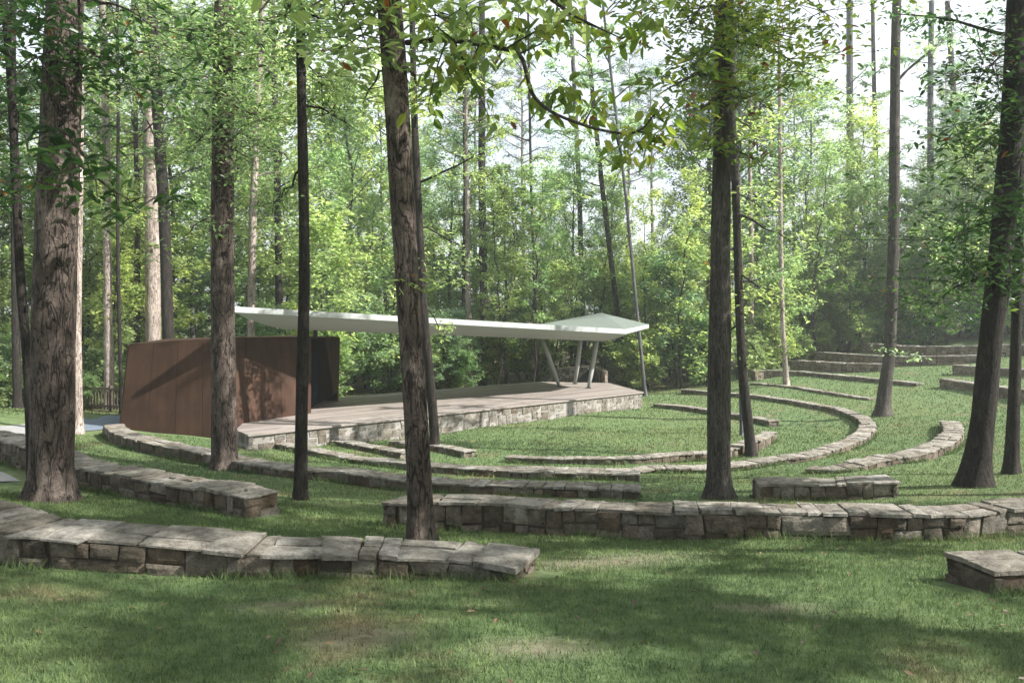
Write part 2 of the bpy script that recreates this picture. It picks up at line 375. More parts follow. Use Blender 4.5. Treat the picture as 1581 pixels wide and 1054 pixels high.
FOOT = []     # wall footprints for keeping grass out: (xy points, half width)
def make_wall(name, label, pts, width, seed, cat='stone seat wall', group='curved stone seat walls', body='stone', cap='cap', capt=.048, row=.2, whi=.5, flip=False, g=4, tz_off=0.):
    rng = random.Random(seed)
    P = []
    for u, v, h in pts:
        q = ground(u, v); P.append([q.x, q.y, h * q.y / F, 0])
    R = resample(np.array(P)[:, :3])
    xy, h = R[:, :2], R[:, 2]
    T = np.gradient(xy, axis=0); T /= np.linalg.norm(T, axis=1)[:, None]
    Nn = np.stack([-T[:, 1], T[:, 0]], 1)
    if np.sum(Nn * xy) < 0: Nn = -Nn            # Nn points away from the viewer at the traced edge
    if flip: Nn = Nn
    s = np.concatenate([[0], np.cumsum(np.linalg.norm(np.diff(xy, axis=0), axis=1))]); L = s[-1]
    mid = xy + Nn * width / 2
    gz = terr(xy[:, 0], xy[:, 1]); gz2 = terr(mid[:, 0] + Nn[:, 0] * width / 2, mid[:, 1] + Nn[:, 1] * width / 2)
    kw = 15 if len(gz) > 40 else 4
    top = gz + h; k = np.ones(2 * kw + 1) / (2 * kw + 1)
    top = np.convolve(np.pad(top, kw, mode='reflect', reflect_type='odd'), k, 'valid')
    low = np.minimum(gz, gz2) - .12
    def I(arr, a): return float(np.interp(a, s, arr))
    def fr(a):
        a = min(max(a, 0), L)
        return (I(mid[:, 0], a), I(mid[:, 1], a), I(Nn[:, 0], a), I(Nn[:, 1], a), I(low, a), I(top, a) - capt)
    hw = width / 2
    root = empty(name, (float(mid[len(mid) // 2, 0]), float(mid[len(mid) // 2, 1]), float(gz[len(gz) // 2])))
    ox, oy, oz = root.location
    tag(root, label, cat, group)
    def front(a, b, d): x, y, nx, ny, l, t = fr(a); o = -(hw + d); return (x + nx * o - ox, y + ny * o - oy, l + (t - l) * b - oz)
    def rear(a, b, d): x, y, nx, ny, l, t = fr(a); o = hw + d; return (x + nx * o - ox, y + ny * o - oy, l + (t - l) * b - oz)
    def endf(sg):
        a = 0 if sg < 0 else L; x, y, nx, ny, l, t = fr(a); tx, ty = ny * sg, -nx * sg
        e = T[0] if sg < 0 else T[-1]; tx, ty = e[0] * sg, e[1] * sg
        return lambda c, b, d: (x + nx * (c - hw) + tx * d - ox, y + ny * (c - hw) + ty * d - oy, l + (t - l) * b - oz)
    # mortar core
    core = Acc(); na = max(6, int(L / .3)); V = []
    for q in range(na + 1):
        a = L * q / na; 
        a = min(max(a, .055), L - .055)
        for fnc, bb in ((front, 0), (front, 1.0), (rear, 1.0), (rear, 0)): V.append(fnc(a, bb, -.05))
    Qc = []
    for q in range(na):
        for e in range(3): Qc.append([q * 4 + e, q * 4 + e + 1, q * 4 + 5 + e, q * 4 + 4 + e])
    Qc += [[0, 3, 2, 1], [na * 4, na * 4 + 1, na * 4 + 2, na * 4 + 3]]
    core.add(V, quads=Qc)
    core.build("mortar_core", M['mortar' if body != 'pstone' else 'pmortar'], root)
    st = Acc(); H = float(np.mean(top - low)) - capt
    wall_strip(st, front, L, H, rng, .2, whi, row, g=g)
    wall_strip(st, rear, L, H, rng, .3, whi * 1.4, row * 1.5, g=3)
    for sg in (-1, 1): wall_strip(st, endf(sg), width, H, rng, .2, .4, row, g=g)
    st.build("stone_facing", M[body], root)
    # cap slabs
    cp = Acc(); a = -.02
    def capf(a_, c, d):
        x, y, nx, ny, l, t = fr(a_); ex = min(a_, 0) if a_ < 0 else max(a_ - L, 0); e = T[0] if a_ < 0 else T[-1]
        return (x + nx * c + e[0] * ex - ox, y + ny * c + e[1] * ex - oy, t + d - oz)
    while a < L:
        wd = rng.choice([rng.uniform(.16, .32), rng.uniform(.28, .62)])
        if L - a - wd < .25: wd = L + .02 - a
        z1 = capt + rng.uniform(-.012, .012)
        if width > .42 and rng.random() < .35:
            c = rng.uniform(-.12, .12) * width
            parts = [(-hw - .02, c), (c, hw + .02)]
        else: parts = [(-hw - .02, hw + .02)]
        for c0, c1 in parts:
            stone_patch(cp, capf, a + .006, a + wd - .006, c0 + .022 + rng.uniform(-.03, .015), c1 - .022 + rng.uniform(-.015, .03), z1 + rng.uniform(-.010, .010), .002, rng, 6 if g > 3 else 4, .008, .2)
        a += wd
    cp.build("cap_stones", M[cap], root)
    FOOT.append((mid, hw, gz))
    return root

W = [
 ("low wide stone seat wall nearest the camera at the lower left, long and pale topped", [(-300, 828, 66), (-120, 852, 64), (0, 872, 61), (100, 880, 59), (200, 887, 56), (300, 891, 50), (412, 892, 40), (520, 892, 31), (650, 894, 26), (740, 896, 23), (800, 897, 21)], .60, .17, .46, 5),
 ("stone seat wall passing behind the thick reddish pine trunk at far left", [(-90, 690, 34), (0, 715, 36), (50, 730, 35), (106, 750, 31), (180, 765, 34), (250, 778, 34), (320, 790, 34), (377, 800, 34)], .62, .2, .5, 5),
 ("long stone seat wall across the middle foreground, running out at the right edge", [(590, 814, 40), (614, 817, 42), (720, 820, 44), (860, 827, 46), (993, 834, 47), (1100, 833, 46), (1212, 832, 44), (1415, 836, 44), (1500, 833, 42), (1590, 828, 42), (1750, 820, 40), (2000, 800, 38)], .48, .2, .5, 5),
 ("long curved stone seat wall starting beside the path and rusty building", [(158, 672, 16), (172, 683, 18), (205, 695, 18), (262, 708, 18), (322, 720, 17), (372, 729, 16), (455, 739, 15), (520, 745, 15), (665, 760, 17), (826, 767, 17), (987, 772, 17)], .55, .2, .45, 4),
 ("low curved stone row starting at the deck's pointed left corner", [(367, 679, 8), (421, 692, 8), (476, 703, 8), (543, 715, 9), (622, 725, 10), (740, 735, 11), (834, 740, 12), (987, 744, 13)], .45, .2, .45, 4),
 ("short low stone row on the grass just below the left part of the stage", [(484, 682, 7), (540, 692, 8), (590, 702, 9), (618, 709, 11)], .42, .2, .45, 4),
 ("shortest stone row, partly hidden behind the central pine and its thin companion", [(600, 688, 8), (640, 693, 8), (680, 699, 10), (716, 707, 11)], .42, .2, .45, 4),
 ("innermost curved stone row along the near edge of the flat lawn", [(780, 714, 9), (840, 716, 9), (955, 717, 10), (1000, 715, 11), (1060, 713, 13), (1100, 711, 14), (1140, 706, 15), (1170, 697, 16), (1190, 686, 15), (1199, 678, 12)], .45, .22, .42, 4),
 ("sweeping U-shaped stone row wrapping the lawn round its right end", [(735, 724, 7), (790, 727, 9), (950, 729, 10), (1000, 728, 10), (1080, 726, 10), (1144, 721, 11), (1190, 715, 12), (1235, 709, 12), (1281, 697, 13), (1311, 685, 14), (1327, 671, 13), (1326, 657, 10), (1310, 646, 8), (1285, 637, 7), (1250, 630, 7), (1212, 623, 7), (1163, 616, 6), (1095, 610, 6), (1051, 609, 8)], .5, .22, .42, 4),
 ("short far stone row between the stage corner and the twin trunks", [(1008, 629, 6), (1050, 633, 7), (1095, 640, 7), (1140, 648, 8), (1187, 659, 10)], .5, .2, .45, 3),
 ("curved stone row hooking up the slope left of the dark leaning tree", [(1245, 731, 7), (1281, 731, 8), (1322, 727, 9), (1380, 718, 11), (1417, 713, 13), (1455, 704, 15), (1480, 692, 16), (1489, 674, 14), (1478, 658, 9)], .55, .22, .42, 4),
 ("short thick stone block bench standing just behind the long right seat wall", [(1170, 773, 26), (1240, 773, 26), (1330, 772, 27), (1388, 768, 26)], .62, .2, .45, 5),
 ("dark stone bench end at the lower right corner of the lawn", [(1534, 918, 38), (1590, 917, 38), (1700, 914, 38), (1950, 905, 38)], .55, .2, .55, 5),
]
root13 = []
for n_, (lab, tr, wd, row, whi, g_) in enumerate(W):
    root13.append(make_wall("stone_seat_wall", lab, tr, wd, 100 + n_, row=row, whi=whi, g=g_))
UW = [
 ("thin low stone edging furthest down the far right slope", [(1157, 595, 4), (1235, 602, 4), (1341, 618, 4)], .4),
 ("long thin stone edging with a taller left end, behind the pale slender trunk", [(1166, 588, 16), (1188, 583, 13), (1228, 580, 7), (1322, 588, 7), (1414, 597, 6)], .5),
 ("stone terrace wall third from the top of the far right stack", [(1220, 571, 15), (1281, 574, 15), (1370, 573, 12)], .5),
 ("stone terrace wall second from the top of the far right stack", [(1256, 558, 15), (1320, 562, 15), (1380, 565, 16), (1467, 563, 14), (1515, 560, 12)], .5),
 ("topmost stone terrace wall at the far right under the trees", [(1296, 546, 14), (1380, 549, 16), (1450, 551, 17), (1520, 551, 18), (1620, 549, 18)], .5),
 ("short stone terrace wall right of the far stack, upper of two", [(1470, 578, 15), (1530, 580, 13), (1610, 583, 13)], .5),
 ("stone terrace wall behind the dark leaning tree, lower of two", [(1450, 598, 14), (1508, 606, 14), (1560, 616, 17), (1620, 624, 18)], .55),
]
for n_, (lab, tr, wd) in enumerate(UW):
    make_wall("stone_terrace_wall", lab, tr, wd, 300 + n_, cat='stone terrace wall', group='stone terrace walls on the far right slope', body='dstone', g=3, row=.25, whi=.7, capt=.08)

# ------------------------------------------------------------------ stage
ZD = -3.5
SA, SB, SC = atz(383, 671, ZD), atz(700, 636, ZD), atz(992, 605, ZD)
st_pts = [atz(383, 671, ZD), atz(992, 605, ZD), atz(939, 591, ZD), atz(831, 589, ZD), atz(700, 599, ZD), atz(549, 611, ZD), atz(478, 619, ZD), Vector((-9.6, 30, ZD)), atz(363, 663, ZD)]
stage = empty("stage", (0, 33, -4.2)); tag(stage, "raised timber deck stage with a pale stone masonry front", "stage")
def loc(p, o): return (p[0] - o.location[0], p[1] - o.location[1], p[2] - o.location[2])
# boards clipped to the outline, running along the front edge
def clip_poly(poly, p, nrm):
    out = []
    for q in range(len(poly)):
        a, b = poly[q], poly[(q + 1) % len(poly)]; da, db = (a - p) @ nrm, (b - p) @ nrm
        if da >= 0: out.append(a)
        if (da >= 0) != (db >= 0): out.append(a + (b - a) * da / (da - db))
    return out
e = np.array([SC.x - SA.x, SC.y - SA.y]); e /= np.linalg.norm(e); nb = np.array([-e[1], e[0]])
poly = [np.array([p.x, p.y]) for p in st_pts]; p0 = poly[0]
rg = random.Random(5)
boards = Acc(); kk = -1.5
while kk < 14:
    wdt = .20
    strip = clip_poly(clip_poly(poly, p0 + nb * (kk + .004), nb), p0 + nb * (kk + wdt - .004), -nb)
    kk += wdt
    if len(strip) < 3: continue
    cur = rg.uniform(-3, 0)
    while cur < 30:
        l2 = rg.uniform(2.5, 5)
        pc = clip_poly(clip_poly(strip, p0 + e * (cur + .003), e), p0 + e * (cur + l2 - .003), -e) if len(strip) > 2 else []
        cur += l2
        if len(pc) < 3: continue
        n_ = len(pc); dz = rg.uniform(-.003, .003)
        V = [(q[0], q[1], ZD + dz) for q in pc] + [(q[0], q[1], ZD - .04) for q in pc]
        boards.add([loc(v, stage) for v in V], polys=[list(range(n_)), list(range(2 * n_ - 1, n_ - 1, -1))] + [[a, n_ + a, n_ + (a + 1) % n_, (a + 1) % n_] for a in range(n_)])
db = boards.build("deck_boards", M['deck'], stage)
cr = Acc(); n_ = len(poly); cen = np.mean(poly, axis=0)
ins = [q + (cen - q) / np.linalg.norm(cen - q) * .25 for q in poly]
cr.add([loc((q[0], q[1], ZD - .045), stage) for q in ins] + [loc((q[0], q[1], -4.6), stage) for q in ins], polys=[list(range(n_)), list(range(2 * n_ - 1, n_ - 1, -1))] + [[a, n_ + a, n_ + (a + 1) % n_, (a + 1) % n_] for a in range(n_)])
cr.build("foundation", M['pmortar'], stage)
ms = Acc(); rg = random.Random(8)
for (a_, b_) in ((st_pts[0], st_pts[1]), (st_pts[1], st_pts[2]), (st_pts[8], st_pts[0])):
    d = Vector((b_.x - a_.x, b_.y - a_.y, 0)); L = d.length; d.normalize(); nn = Vector((d.y, -d.x, 0))
    fn = lambda a, b, dd, a_=a_, d=d, nn=nn: loc((a_.x + d.x * a + nn.x * (dd - .01), a_.y + d.y * a + nn.y * (dd - .01), -4.45 + (ZD - .05 + 4.45) * b), stage)
    wall_strip(ms, fn, L, .9, rg, .25, .62, .27, gap=.022, g=3, din=-.14)
bed = Acc()
for (a_, b_) in ((st_pts[0], st_pts[1]), (st_pts[1], st_pts[2]), (st_pts[8], st_pts[0])):
    d = Vector((b_.x - a_.x, b_.y - a_.y, 0)); L = d.length; d.normalize(); c = (a_ + b_) / 2 - Vector((d.y, -d.x, 0)) * .075
    bed.box(loc((c.x, c.y, (ZD - .06 - 4.45) / 2), stage), (L - .08, .08, 4.45 + ZD - .06), math.atan2(d.y, d.x))
bed.build("mortar_bed", M['pmortar'], stage)
ms.build("stone_masonry_front", M['pstone'], stage)
cp = Acc()
for (a_, b_) in ((st_pts[0], st_pts[1]), (st_pts[1], st_pts[2])):
    d = Vector((b_.x - a_.x, b_.y - a_.y, 0)); L = d.length; d.normalize(); c = (a_ + b_) / 2 + Vector((d.y, -d.x, 0)) * .03
    cp.box(loc((c.x, c.y, ZD - .022), stage), (L + .05, .05, .052), math.atan2(d.y, d.x))
cp.build("edge_trim", M['deck'], stage)

# ------------------------------------------------------------------ rusty pavilion
bld = empty("steel_clad_pavilion", (-9.5, 29, -3.5)); tag(bld, "rust brown weathered steel pavilion with leaning walls at the left of the stage", "pavilion")
fb = [(-12.75, 25.45), (-9.1, 25.6), (-7.35, 28.75)]
ft = [at(200, 532, 25.9), at(350, 522, 25.95), at(480, 520.5, 29.0)]
def ray_plane(u, v, p, q, w_):
    nr = (q - p).cross(w_ - p); r0 = at(u, v, 1.0); return r0 * (nr.dot(p) / nr.dot(r0))
zb = -4.35
ft[0] = ray_plane(200, 532, Vector((*fb[0], zb)), Vector((*fb[1], zb)), ft[1]); ft[2] = ray_plane(480, 520.5, Vector((*fb[1], zb)), Vector((*fb[2], zb)), ft[1])
def panel_run(acc, A0, A1, B0, B1, n, gap=.012, th=.03, off=0.):
    """panels between bottom edge A0-A1 and top edge B0-B1"""
    A0, A1, B0, B1 = map(Vector, (A0, A1, B0, B1)); nr = (A1 - A0).cross(B0 - A0).normalized()
    wdt = (A1 - A0).length
    for q in range(n):
        s0, s1 = q / n + gap / wdt / 2, (q + 1) / n - gap / wdt / 2
        c = [A0.lerp(A1, s0), A0.lerp(A1, s1), B0.lerp(B1, s1), B0.lerp(B1, s0)]
        V = [p + nr * th for p in c] + [p - nr * th for p in c]
        acc.add([loc(p, bld) for p in V], quads=[[0, 1, 2, 3], [7, 6, 5, 4], [0, 4, 5, 1], [1, 5, 6, 2], [2, 6, 7, 3], [3, 7, 4, 0]])
fac = Acc(); zb = -4.35
for q, n_ in ((0, 4), (1, 5)):
    sh = [(ft[q].z - zb) / (ft[q].z - ZD)] if 0 else None
    panel_run(fac, (*fb[q], zb), (*fb[q + 1], zb), ft[q], ft[q + 1], n_)
fac.build("steel_cladding", M['corten'], bld)
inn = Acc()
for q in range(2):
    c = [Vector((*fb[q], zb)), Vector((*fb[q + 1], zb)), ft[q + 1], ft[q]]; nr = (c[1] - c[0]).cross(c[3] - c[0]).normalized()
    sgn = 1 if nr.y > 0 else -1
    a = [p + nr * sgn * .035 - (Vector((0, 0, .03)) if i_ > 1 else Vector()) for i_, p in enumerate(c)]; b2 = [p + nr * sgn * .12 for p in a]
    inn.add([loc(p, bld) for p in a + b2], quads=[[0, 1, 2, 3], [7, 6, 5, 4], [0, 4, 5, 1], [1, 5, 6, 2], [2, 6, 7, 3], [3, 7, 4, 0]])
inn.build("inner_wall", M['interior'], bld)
# far end fin, lit by the sun, with vertical seams
PT0, PT1 = at(501, 520.5, 31.2), at(523.5, 520.5, 33.2)
PB0, PB1 = at(514.5, 610, 31.9), at(521, 604, 32.9)
fin = Acc()
A0, A1, B0, B1 = PB0, PB1, PT0, PT1
nr = (A1 - A0).cross(B0 - A0).normalized()
for q in range(5):
    s0, s1 = q / 5 + .012, (q + 1) / 5 - .012
    c = [A0.lerp(A1, s0), A0.lerp(A1, s1), B0.lerp(B1, s1), B0.lerp(B1, s0)]
    V = [p + nr * .03 for p in c] + [p - nr * .03 for p in c]
    fin.add([loc(p, bld) for p in V], quads=[[0, 1, 2, 3], [7, 6, 5, 4], [0, 4, 5, 1], [1, 5, 6, 2], [2, 6, 7, 3], [3, 7, 4, 0]])
fin.build("leaning_end_panel", M['corten'], bld)
# inside walls of the opening and the back wall
iw = Acc()
def slab(acc, c, t):
    c = [Vector(p) for p in c]; nr = (c[1] - c[0]).cross(c[-1] - c[0]).normalized() * t; n_ = len(c)
    V = [p + nr for p in c] + [p - nr for p in c]
    acc.add([loc(p, bld) for p in V], polys=[list(range(n_)), list(range(2 * n_ - 1, n_ - 1, -1))] + [[a, n_ + a, n_ + (a + 1) % n_, (a + 1) % n_] for a in range(n_)])
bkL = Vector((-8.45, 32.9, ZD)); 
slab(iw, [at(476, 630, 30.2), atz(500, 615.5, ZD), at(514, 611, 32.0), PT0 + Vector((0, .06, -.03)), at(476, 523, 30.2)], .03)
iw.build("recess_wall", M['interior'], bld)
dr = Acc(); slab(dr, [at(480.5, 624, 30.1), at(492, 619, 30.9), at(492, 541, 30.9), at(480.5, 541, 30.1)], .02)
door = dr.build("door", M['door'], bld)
rf = Acc()
rp = [ft[0], ft[1], ft[2], PT0 + Vector((.02, -.2, .0)), PT1, Vector((-9.6, 34.2, -.8)), Vector((-14.3, 32.6, -.9))]
rp = [p + Vector((0, 0, .02)) for p in rp]; n_ = len(rp)
rf.add([loc(p, bld) for p in rp] + [loc(p - Vector((0, 0, .055)), bld) for p in rp], polys=[list(range(n_)), list(range(2 * n_ - 1, n_ - 1, -1))] + [[a, n_ + a, n_ + (a + 1) % n_, (a + 1) % n_] for a in range(n_)])
rf.build("roof", M['corten'], bld)
bk = Acc(); slab(bk, [(-12.8, 25.6, zb), (-14.3, 32.6, zb), (-14.3, 32.6, -.95), ft[0] + Vector((-.03, .05, -.03))], .04)
slab(bk, [(-14.3, 32.6, zb), (-9.6, 34.2, zb), (-9.6, 34.2, -.87), (-14.3, 32.6, -.95)], .04)
slab(bk, [(-9.6, 34.2, zb), (PB1.x, PB1.y + .05, ZD), PT1 + Vector((0, .05, -.05)), (-9.6, 34.2, -.87)], .04)
bk.build("rear_cladding", M['corten'], bld)
# low pale ledge seen in the opening
bn = empty("low_bench", atz(509, 613, ZD)); tag(bn, "small pale bench standing in the pavilion's dark opening", "bench")
a = Acc(); a.box((0, 0, .44), (.62, .3, .06)); a.build("seat", M['whitish'], bn)
for sx in (-.24, .24):
    a = Acc(); a.box((sx, 0, .205), (.06, .26, .41)); a.build("leg", M['whitish'], bn)

# ------------------------------------------------------------------ canopy
can = empty("stage_canopy", (-1, 36, -3.5)); tag(can, "thin white folded canopy roof floating over the stage on slanted columns", "canopy")
A = at(362.5, 473, 24.8); B = at(966, 508, 36.5); C = at(1001.7, 500.6, 38.9); D = at(927.7, 482.7, 44.6)
H = at(800, 507, 42); G = at(520, 487.5, 33.5)
b1 = lambda p, px: p - Vector((0, 0, px * p.y / F))
A_, B_, C_, D_, H_, G_ = b1(A, 9), b1(B, 7.5), b1(C, 5.5), b1(D, 4), b1(H, 4), b1(G, 4)
K1 = at(459, 508.5, 27.4); K2 = at(925, 526.5, 39.2)
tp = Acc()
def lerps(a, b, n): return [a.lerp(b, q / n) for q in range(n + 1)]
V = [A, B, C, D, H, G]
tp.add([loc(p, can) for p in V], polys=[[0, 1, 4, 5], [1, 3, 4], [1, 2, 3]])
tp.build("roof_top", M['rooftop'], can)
fs = Acc(); pr = [(A, A_), (B, B_), (C, C_), (D, D_), (H, H_), (G, G_)]
V = [p for q in pr for p in q]; fs.add([loc(p, can) for p in V], quads=[[2 * q, 2 * q + 1, (2 * q + 3) % 12, (2 * q + 2) % 12] for q in range(6)])
fs.build("fascia", M['canopy'], can)
# curved soffit: front fascia foot -> keel -> rear edge
so = Acc(); ns, nt_ = 40, 14
front_ = lerps(A_, B_, ns); keel = lerps(K1, K2, ns); rear_ = [G_.lerp(H_, q / ns) for q in range(ns + 1)]
Vs = []
for q in range(ns + 1):
    Kq = keel[q]
    for t in range(nt_ + 1):
        s_ = t / nt_
        # quadratic curve with a rounded belly at the keel
        f = 2 * s_
        if s_ <= .5:
            p = front_[q].lerp(Kq, f); z = front_[q].z + (Kq.z - front_[q].z) * math.sin(f * math.pi / 2) ** .85
        else:
            f -= 1; p = Kq.lerp(rear_[q], f); z = Kq.z + (rear_[q].z - Kq.z) * (1 - math.cos(f * math.pi / 2))
        Vs.append(loc((p.x, p.y, z), can))
m_ = nt_ + 1
so.add(Vs, quads=[[q * m_ + t, (q + 1) * m_ + t, (q + 1) * m_ + t + 1, q * m_ + t + 1] for q in range(ns) for t in range(nt_)])
so.build("curved_soffit", M['canopy'], can, smooth=True)
h_ = nt_ // 2
endL = [Vector(Vs[t]) for t in range(m_)]; endR = [Vector(Vs[ns * m_ + t]) for t in range(m_)]
sf = Acc(); sf.add(endL, polys=[list(range(m_))]); sf.build("soffit_end", M['canopy'], can)
sf = Acc(); rC, rD = Vector(loc(C_, can)), Vector(loc(D_, can))
sf.add(endR + [rC, rD], tris=[[q, q + 1, m_] for q in range(h_)] + [[h_, m_ + 1, m_]] + [[q, q + 1, m_ + 1] for q in range(h_, nt_)])
sf.build("soffit_end", M['canopy'], can)
for (ub, vb, ut, dt, nm) in ((863.6, 596.5, 836.6, 39.2, 'd'), (887.5, 592.5, 897, 40.6, 'l'), (908.5, 598.8, 922.5, 39.7, 'l')):
    p = atz(ub, vb, ZD); q_ = at(ut, 521.5, dt)
    a = Acc(); a.tube([loc(p + (q_ - p) * t, can) for t in np.linspace(0, 1, 5)], [.075, .11, .125, .12, .10], 14)
    cobj = a.build("column", M['steel'], can, smooth=True)
    f_ = Acc(); f_.tube([loc(p, can), loc(p + Vector((0, 0, .03)), can)], [.15, .15], 14); f_.build("base_plate", M['black'], cobj)
p = at(487, 521, 29.6)
a = Acc(); a.tube([loc((p.x, p.y, -.78), can), loc((p.x, p.y, -.43), can)], [.07, .07], 10); a.build("short_post", M['black'], can)

# ------------------------------------------------------------------ stone hearth behind the columns
hp = atz(905, 590, ZD); hearth = empty("stone_hearth", hp); tag(hearth, "angular stone hearth with a dark open mouth behind the canopy columns", "hearth")
ZH = -4.3
def lw(u, d): return Vector(((u - U0) / F * d, d, 0))
prof = [(lw(843, 46.0), -3.47), (lw(862, 45.2), -2.98), (lw(873, 44.9), -2.86), (lw(892, 44.6), -2.83), (lw(908, 44.4), -2.78)]
a = Acc(); core = Acc(); rg = random.Random(77)
for (p, z0), (q_, z1), (zb0, zb1) in zip(prof[:-1], prof[1:], [(ZH, ZH)] * 3 + [(-3.5, -2.92)]):
    d = q_ - p; L = d.length; dn = d.normalized(); nn = Vector((dn.y, -dn.x, 0))
    fn = lambda a_, b, dd, p=p, dn=dn, nn=nn, z0=z0, z1=z1, L=L, zb0=zb0, zb1=zb1: loc((p.x + dn.x * a_ + nn.x * dd, p.y + dn.y * a_ + nn.y * dd, (zb0 + (zb1 - zb0) * a_ / L) + ((z0 + (z1 - z0) * a_ / L) - (zb0 + (zb1 - zb0) * a_ / L)) * b), hearth)
    wall_strip(a, fn, L, max(.3, (z0 + z1) / 2 - (zb0 + zb1) / 2), rg, .2, .4, .22, gap=.02, g=3)
    bq = Vector((0, .45, 0))
    V = [p + Vector((0, .02, zb0)), q_ + Vector((0, .02, zb1)), q_ + Vector((0, .02, z1)), p + Vector((0, .02, z0))]; V += [v + bq for v in V]
    core.add([loc(v, hearth) for v in V], quads=[[0, 1, 2, 3], [7, 6, 5, 4], [0, 4, 5, 1], [1, 5, 6, 2], [2, 6, 7, 3], [3, 7, 4, 0]])
a.build("stone_wing", M['pstone'], hearth); core.build("wing_core", M['mortar'], hearth)
rw = Acc(); wc = Acc()
pr2 = [(lw(913, 46.0), -2.78), (lw(932, 43.6), -2.95), (lw(938.5, 44.0), -2.97)]
for (p, z0), (q_, z1) in zip(pr2[:-1], pr2[1:]):
    d = q_ - p; L = d.length; dn = d.normalized(); nn = Vector((dn.y, -dn.x, 0))
    fn = lambda a_, b, dd, p=p, dn=dn, nn=nn, z0=z0, z1=z1, L=L: loc((p.x + dn.x * a_ + nn.x * dd, p.y + dn.y * a_ + nn.y * dd, ZH + ((z0 + (z1 - z0) * a_ / L) - ZH) * b), hearth)
    wall_strip(rw, fn, L, 1.4, rg, .2, .4, .22, gap=.02, g=3)
V = [lw(913, 46.0), lw(932, 43.63), lw(938.5, 44.03), lw(926, 46.6)]; zt = [-2.79, -2.96, -2.98, -2.8]
V = [Vector((v.x, v.y + .02, z)) for v, z in zip(V, zt)] + [Vector((v.x, v.y + .02, ZH)) for v in V]
wc.add([loc(v, hearth) for v in V], quads=[[0, 1, 2, 3], [7, 6, 5, 4], [0, 4, 5, 1], [1, 5, 6, 2], [2, 6, 7, 3], [3, 7, 4, 0]])
rw.build("stone_pier", M['dstone'], hearth); wc.build("pier_core", M['mortar'], hearth)
rc = Acc()
V = [lw(897, 45.3) + Vector((0, 0, -2.85)), lw(907, 44.9) + Vector((0, 0, -2.81)), lw(914, 46.0) + Vector((0, 0, -2.77)), lw(898, 46.6) + Vector((0, 0, -2.8))]
V += [v - Vector((0, 0, .1)) for v in V]
rc.add([loc(v, hearth) for v in V], quads=[[0, 1, 2, 3], [7, 6, 5, 4], [0, 4, 5, 1], [1, 5, 6, 2], [2, 6, 7, 3], [3, 7, 4, 0]])
rc.build("lintel", M['dstone'], hearth)
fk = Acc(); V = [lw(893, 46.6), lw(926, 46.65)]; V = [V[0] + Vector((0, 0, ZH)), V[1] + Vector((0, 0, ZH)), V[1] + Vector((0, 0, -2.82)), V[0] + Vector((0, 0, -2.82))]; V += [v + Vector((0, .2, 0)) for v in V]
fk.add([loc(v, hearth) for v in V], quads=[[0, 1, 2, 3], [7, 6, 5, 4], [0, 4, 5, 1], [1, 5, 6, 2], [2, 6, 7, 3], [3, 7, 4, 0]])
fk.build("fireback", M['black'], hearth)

# ------------------------------------------------------------------ paths
def path(name, label, edgeA, edgeB, m, lift=.02):
    a = Acc(); RA = resample(np.array([[*ground(*p)[:2], 0] for p in edgeA]), .25)[:, :2]; RB = resample(np.array([[*ground(*p)[:2], 0] for p in edgeB]), .25)[:, :2]
    n = 40; k = 7
    ta = np.linspace(0, len(RA) - 1, n); tb = np.linspace(0, len(RB) - 1, n)
    PA = np.stack([np.interp(ta, np.arange(len(RA)), RA[:, c]) for c in (0, 1)], 1); PB = np.stack([np.interp(tb, np.arange(len(RB)), RB[:, c]) for c in (0, 1)], 1)
    s = np.linspace(0, 1, k)[None, :, None]; G2 = PA[:, None, :] * (1 - s) + PB[:, None, :] * s
    z = terr(G2[..., 0], G2[..., 1]) + lift
    V = np.concatenate([G2, z[..., None]], -1).reshape(-1, 3)
    Q = [[i * k + j, (i + 1) * k + j, (i + 1) * k + j + 1, i * k + j + 1] for i in range(n - 1) for j in range(k - 1)]
    a.add(V, quads=Q); o = a.build(name, m); tag(o, label, kind='structure'); FOOT.append((PA * .5 + PB * .5, float(np.mean(np.linalg.norm(PA - PB, axis=1))) / 2, None)); return o
path("paved_path", "pale paved path passing behind the big left pine", [(-120, 660), (0, 658), (40, 655), (80, 652)], [(-120, 682), (0, 677), (40, 675), (80, 673)], M['path'])
path("slate_path", "blue grey paved strip by the rusty pavilion", [(124, 647), (155, 645), (186, 642)], [(128, 666), (155, 664), (188, 661)], M['bluepath'])
path("near_path", "corner of pale pavement at the left edge", [(-140, 720), (-60, 722), (0, 729), (30, 743)], [(-140, 762), (-60, 756), (0, 745), (31, 744)], M['path'])

# ------------------------------------------------------------------ fence behind the left trees
def lerp2(a, b, t): return a + (b - a) * t
f0, f1 = Vector((-22.5, 37.5, 0)), Vector((-16.2, 34.6, 0)); fence = empty("picket_fence", (f0.x, f0.y, tz(f0.x, f0.y))); tag(fence, "low dark timber fence with upright pickets left of the pavilion", "fence")
nn_ = 34; rail = Acc(); pk = Acc()
dv = (f1 - f0); rz = math.atan2(dv.y, dv.x); L = dv.length
for q in range(nn_ + 1):
    p = f0.lerp(f1, q / nn_); z = tz(p.x, p.y); post = q % 8 == 0
    if post:
        a = Acc(); a.box(loc((p.x, p.y, z + .55), fence), (.12, .12, 1.2), rz); a.build("post", M['wood'], fence)
    else: pk.box(loc((p.x, p.y, z + .5), fence), (.07, .03, .85), rz)
pk.build("pickets", M['wood'], fence)
for hz in (.22, 1.0):
    a = Acc(); p = (f0 + f1) / 2; a.box(loc((p.x, p.y, (tz(f0.x, f0.y) + tz(f1.x, f1.y)) / 2 + hz), fence), (L, .06, .1), rz); a.build("rail", M['wood'], fence)

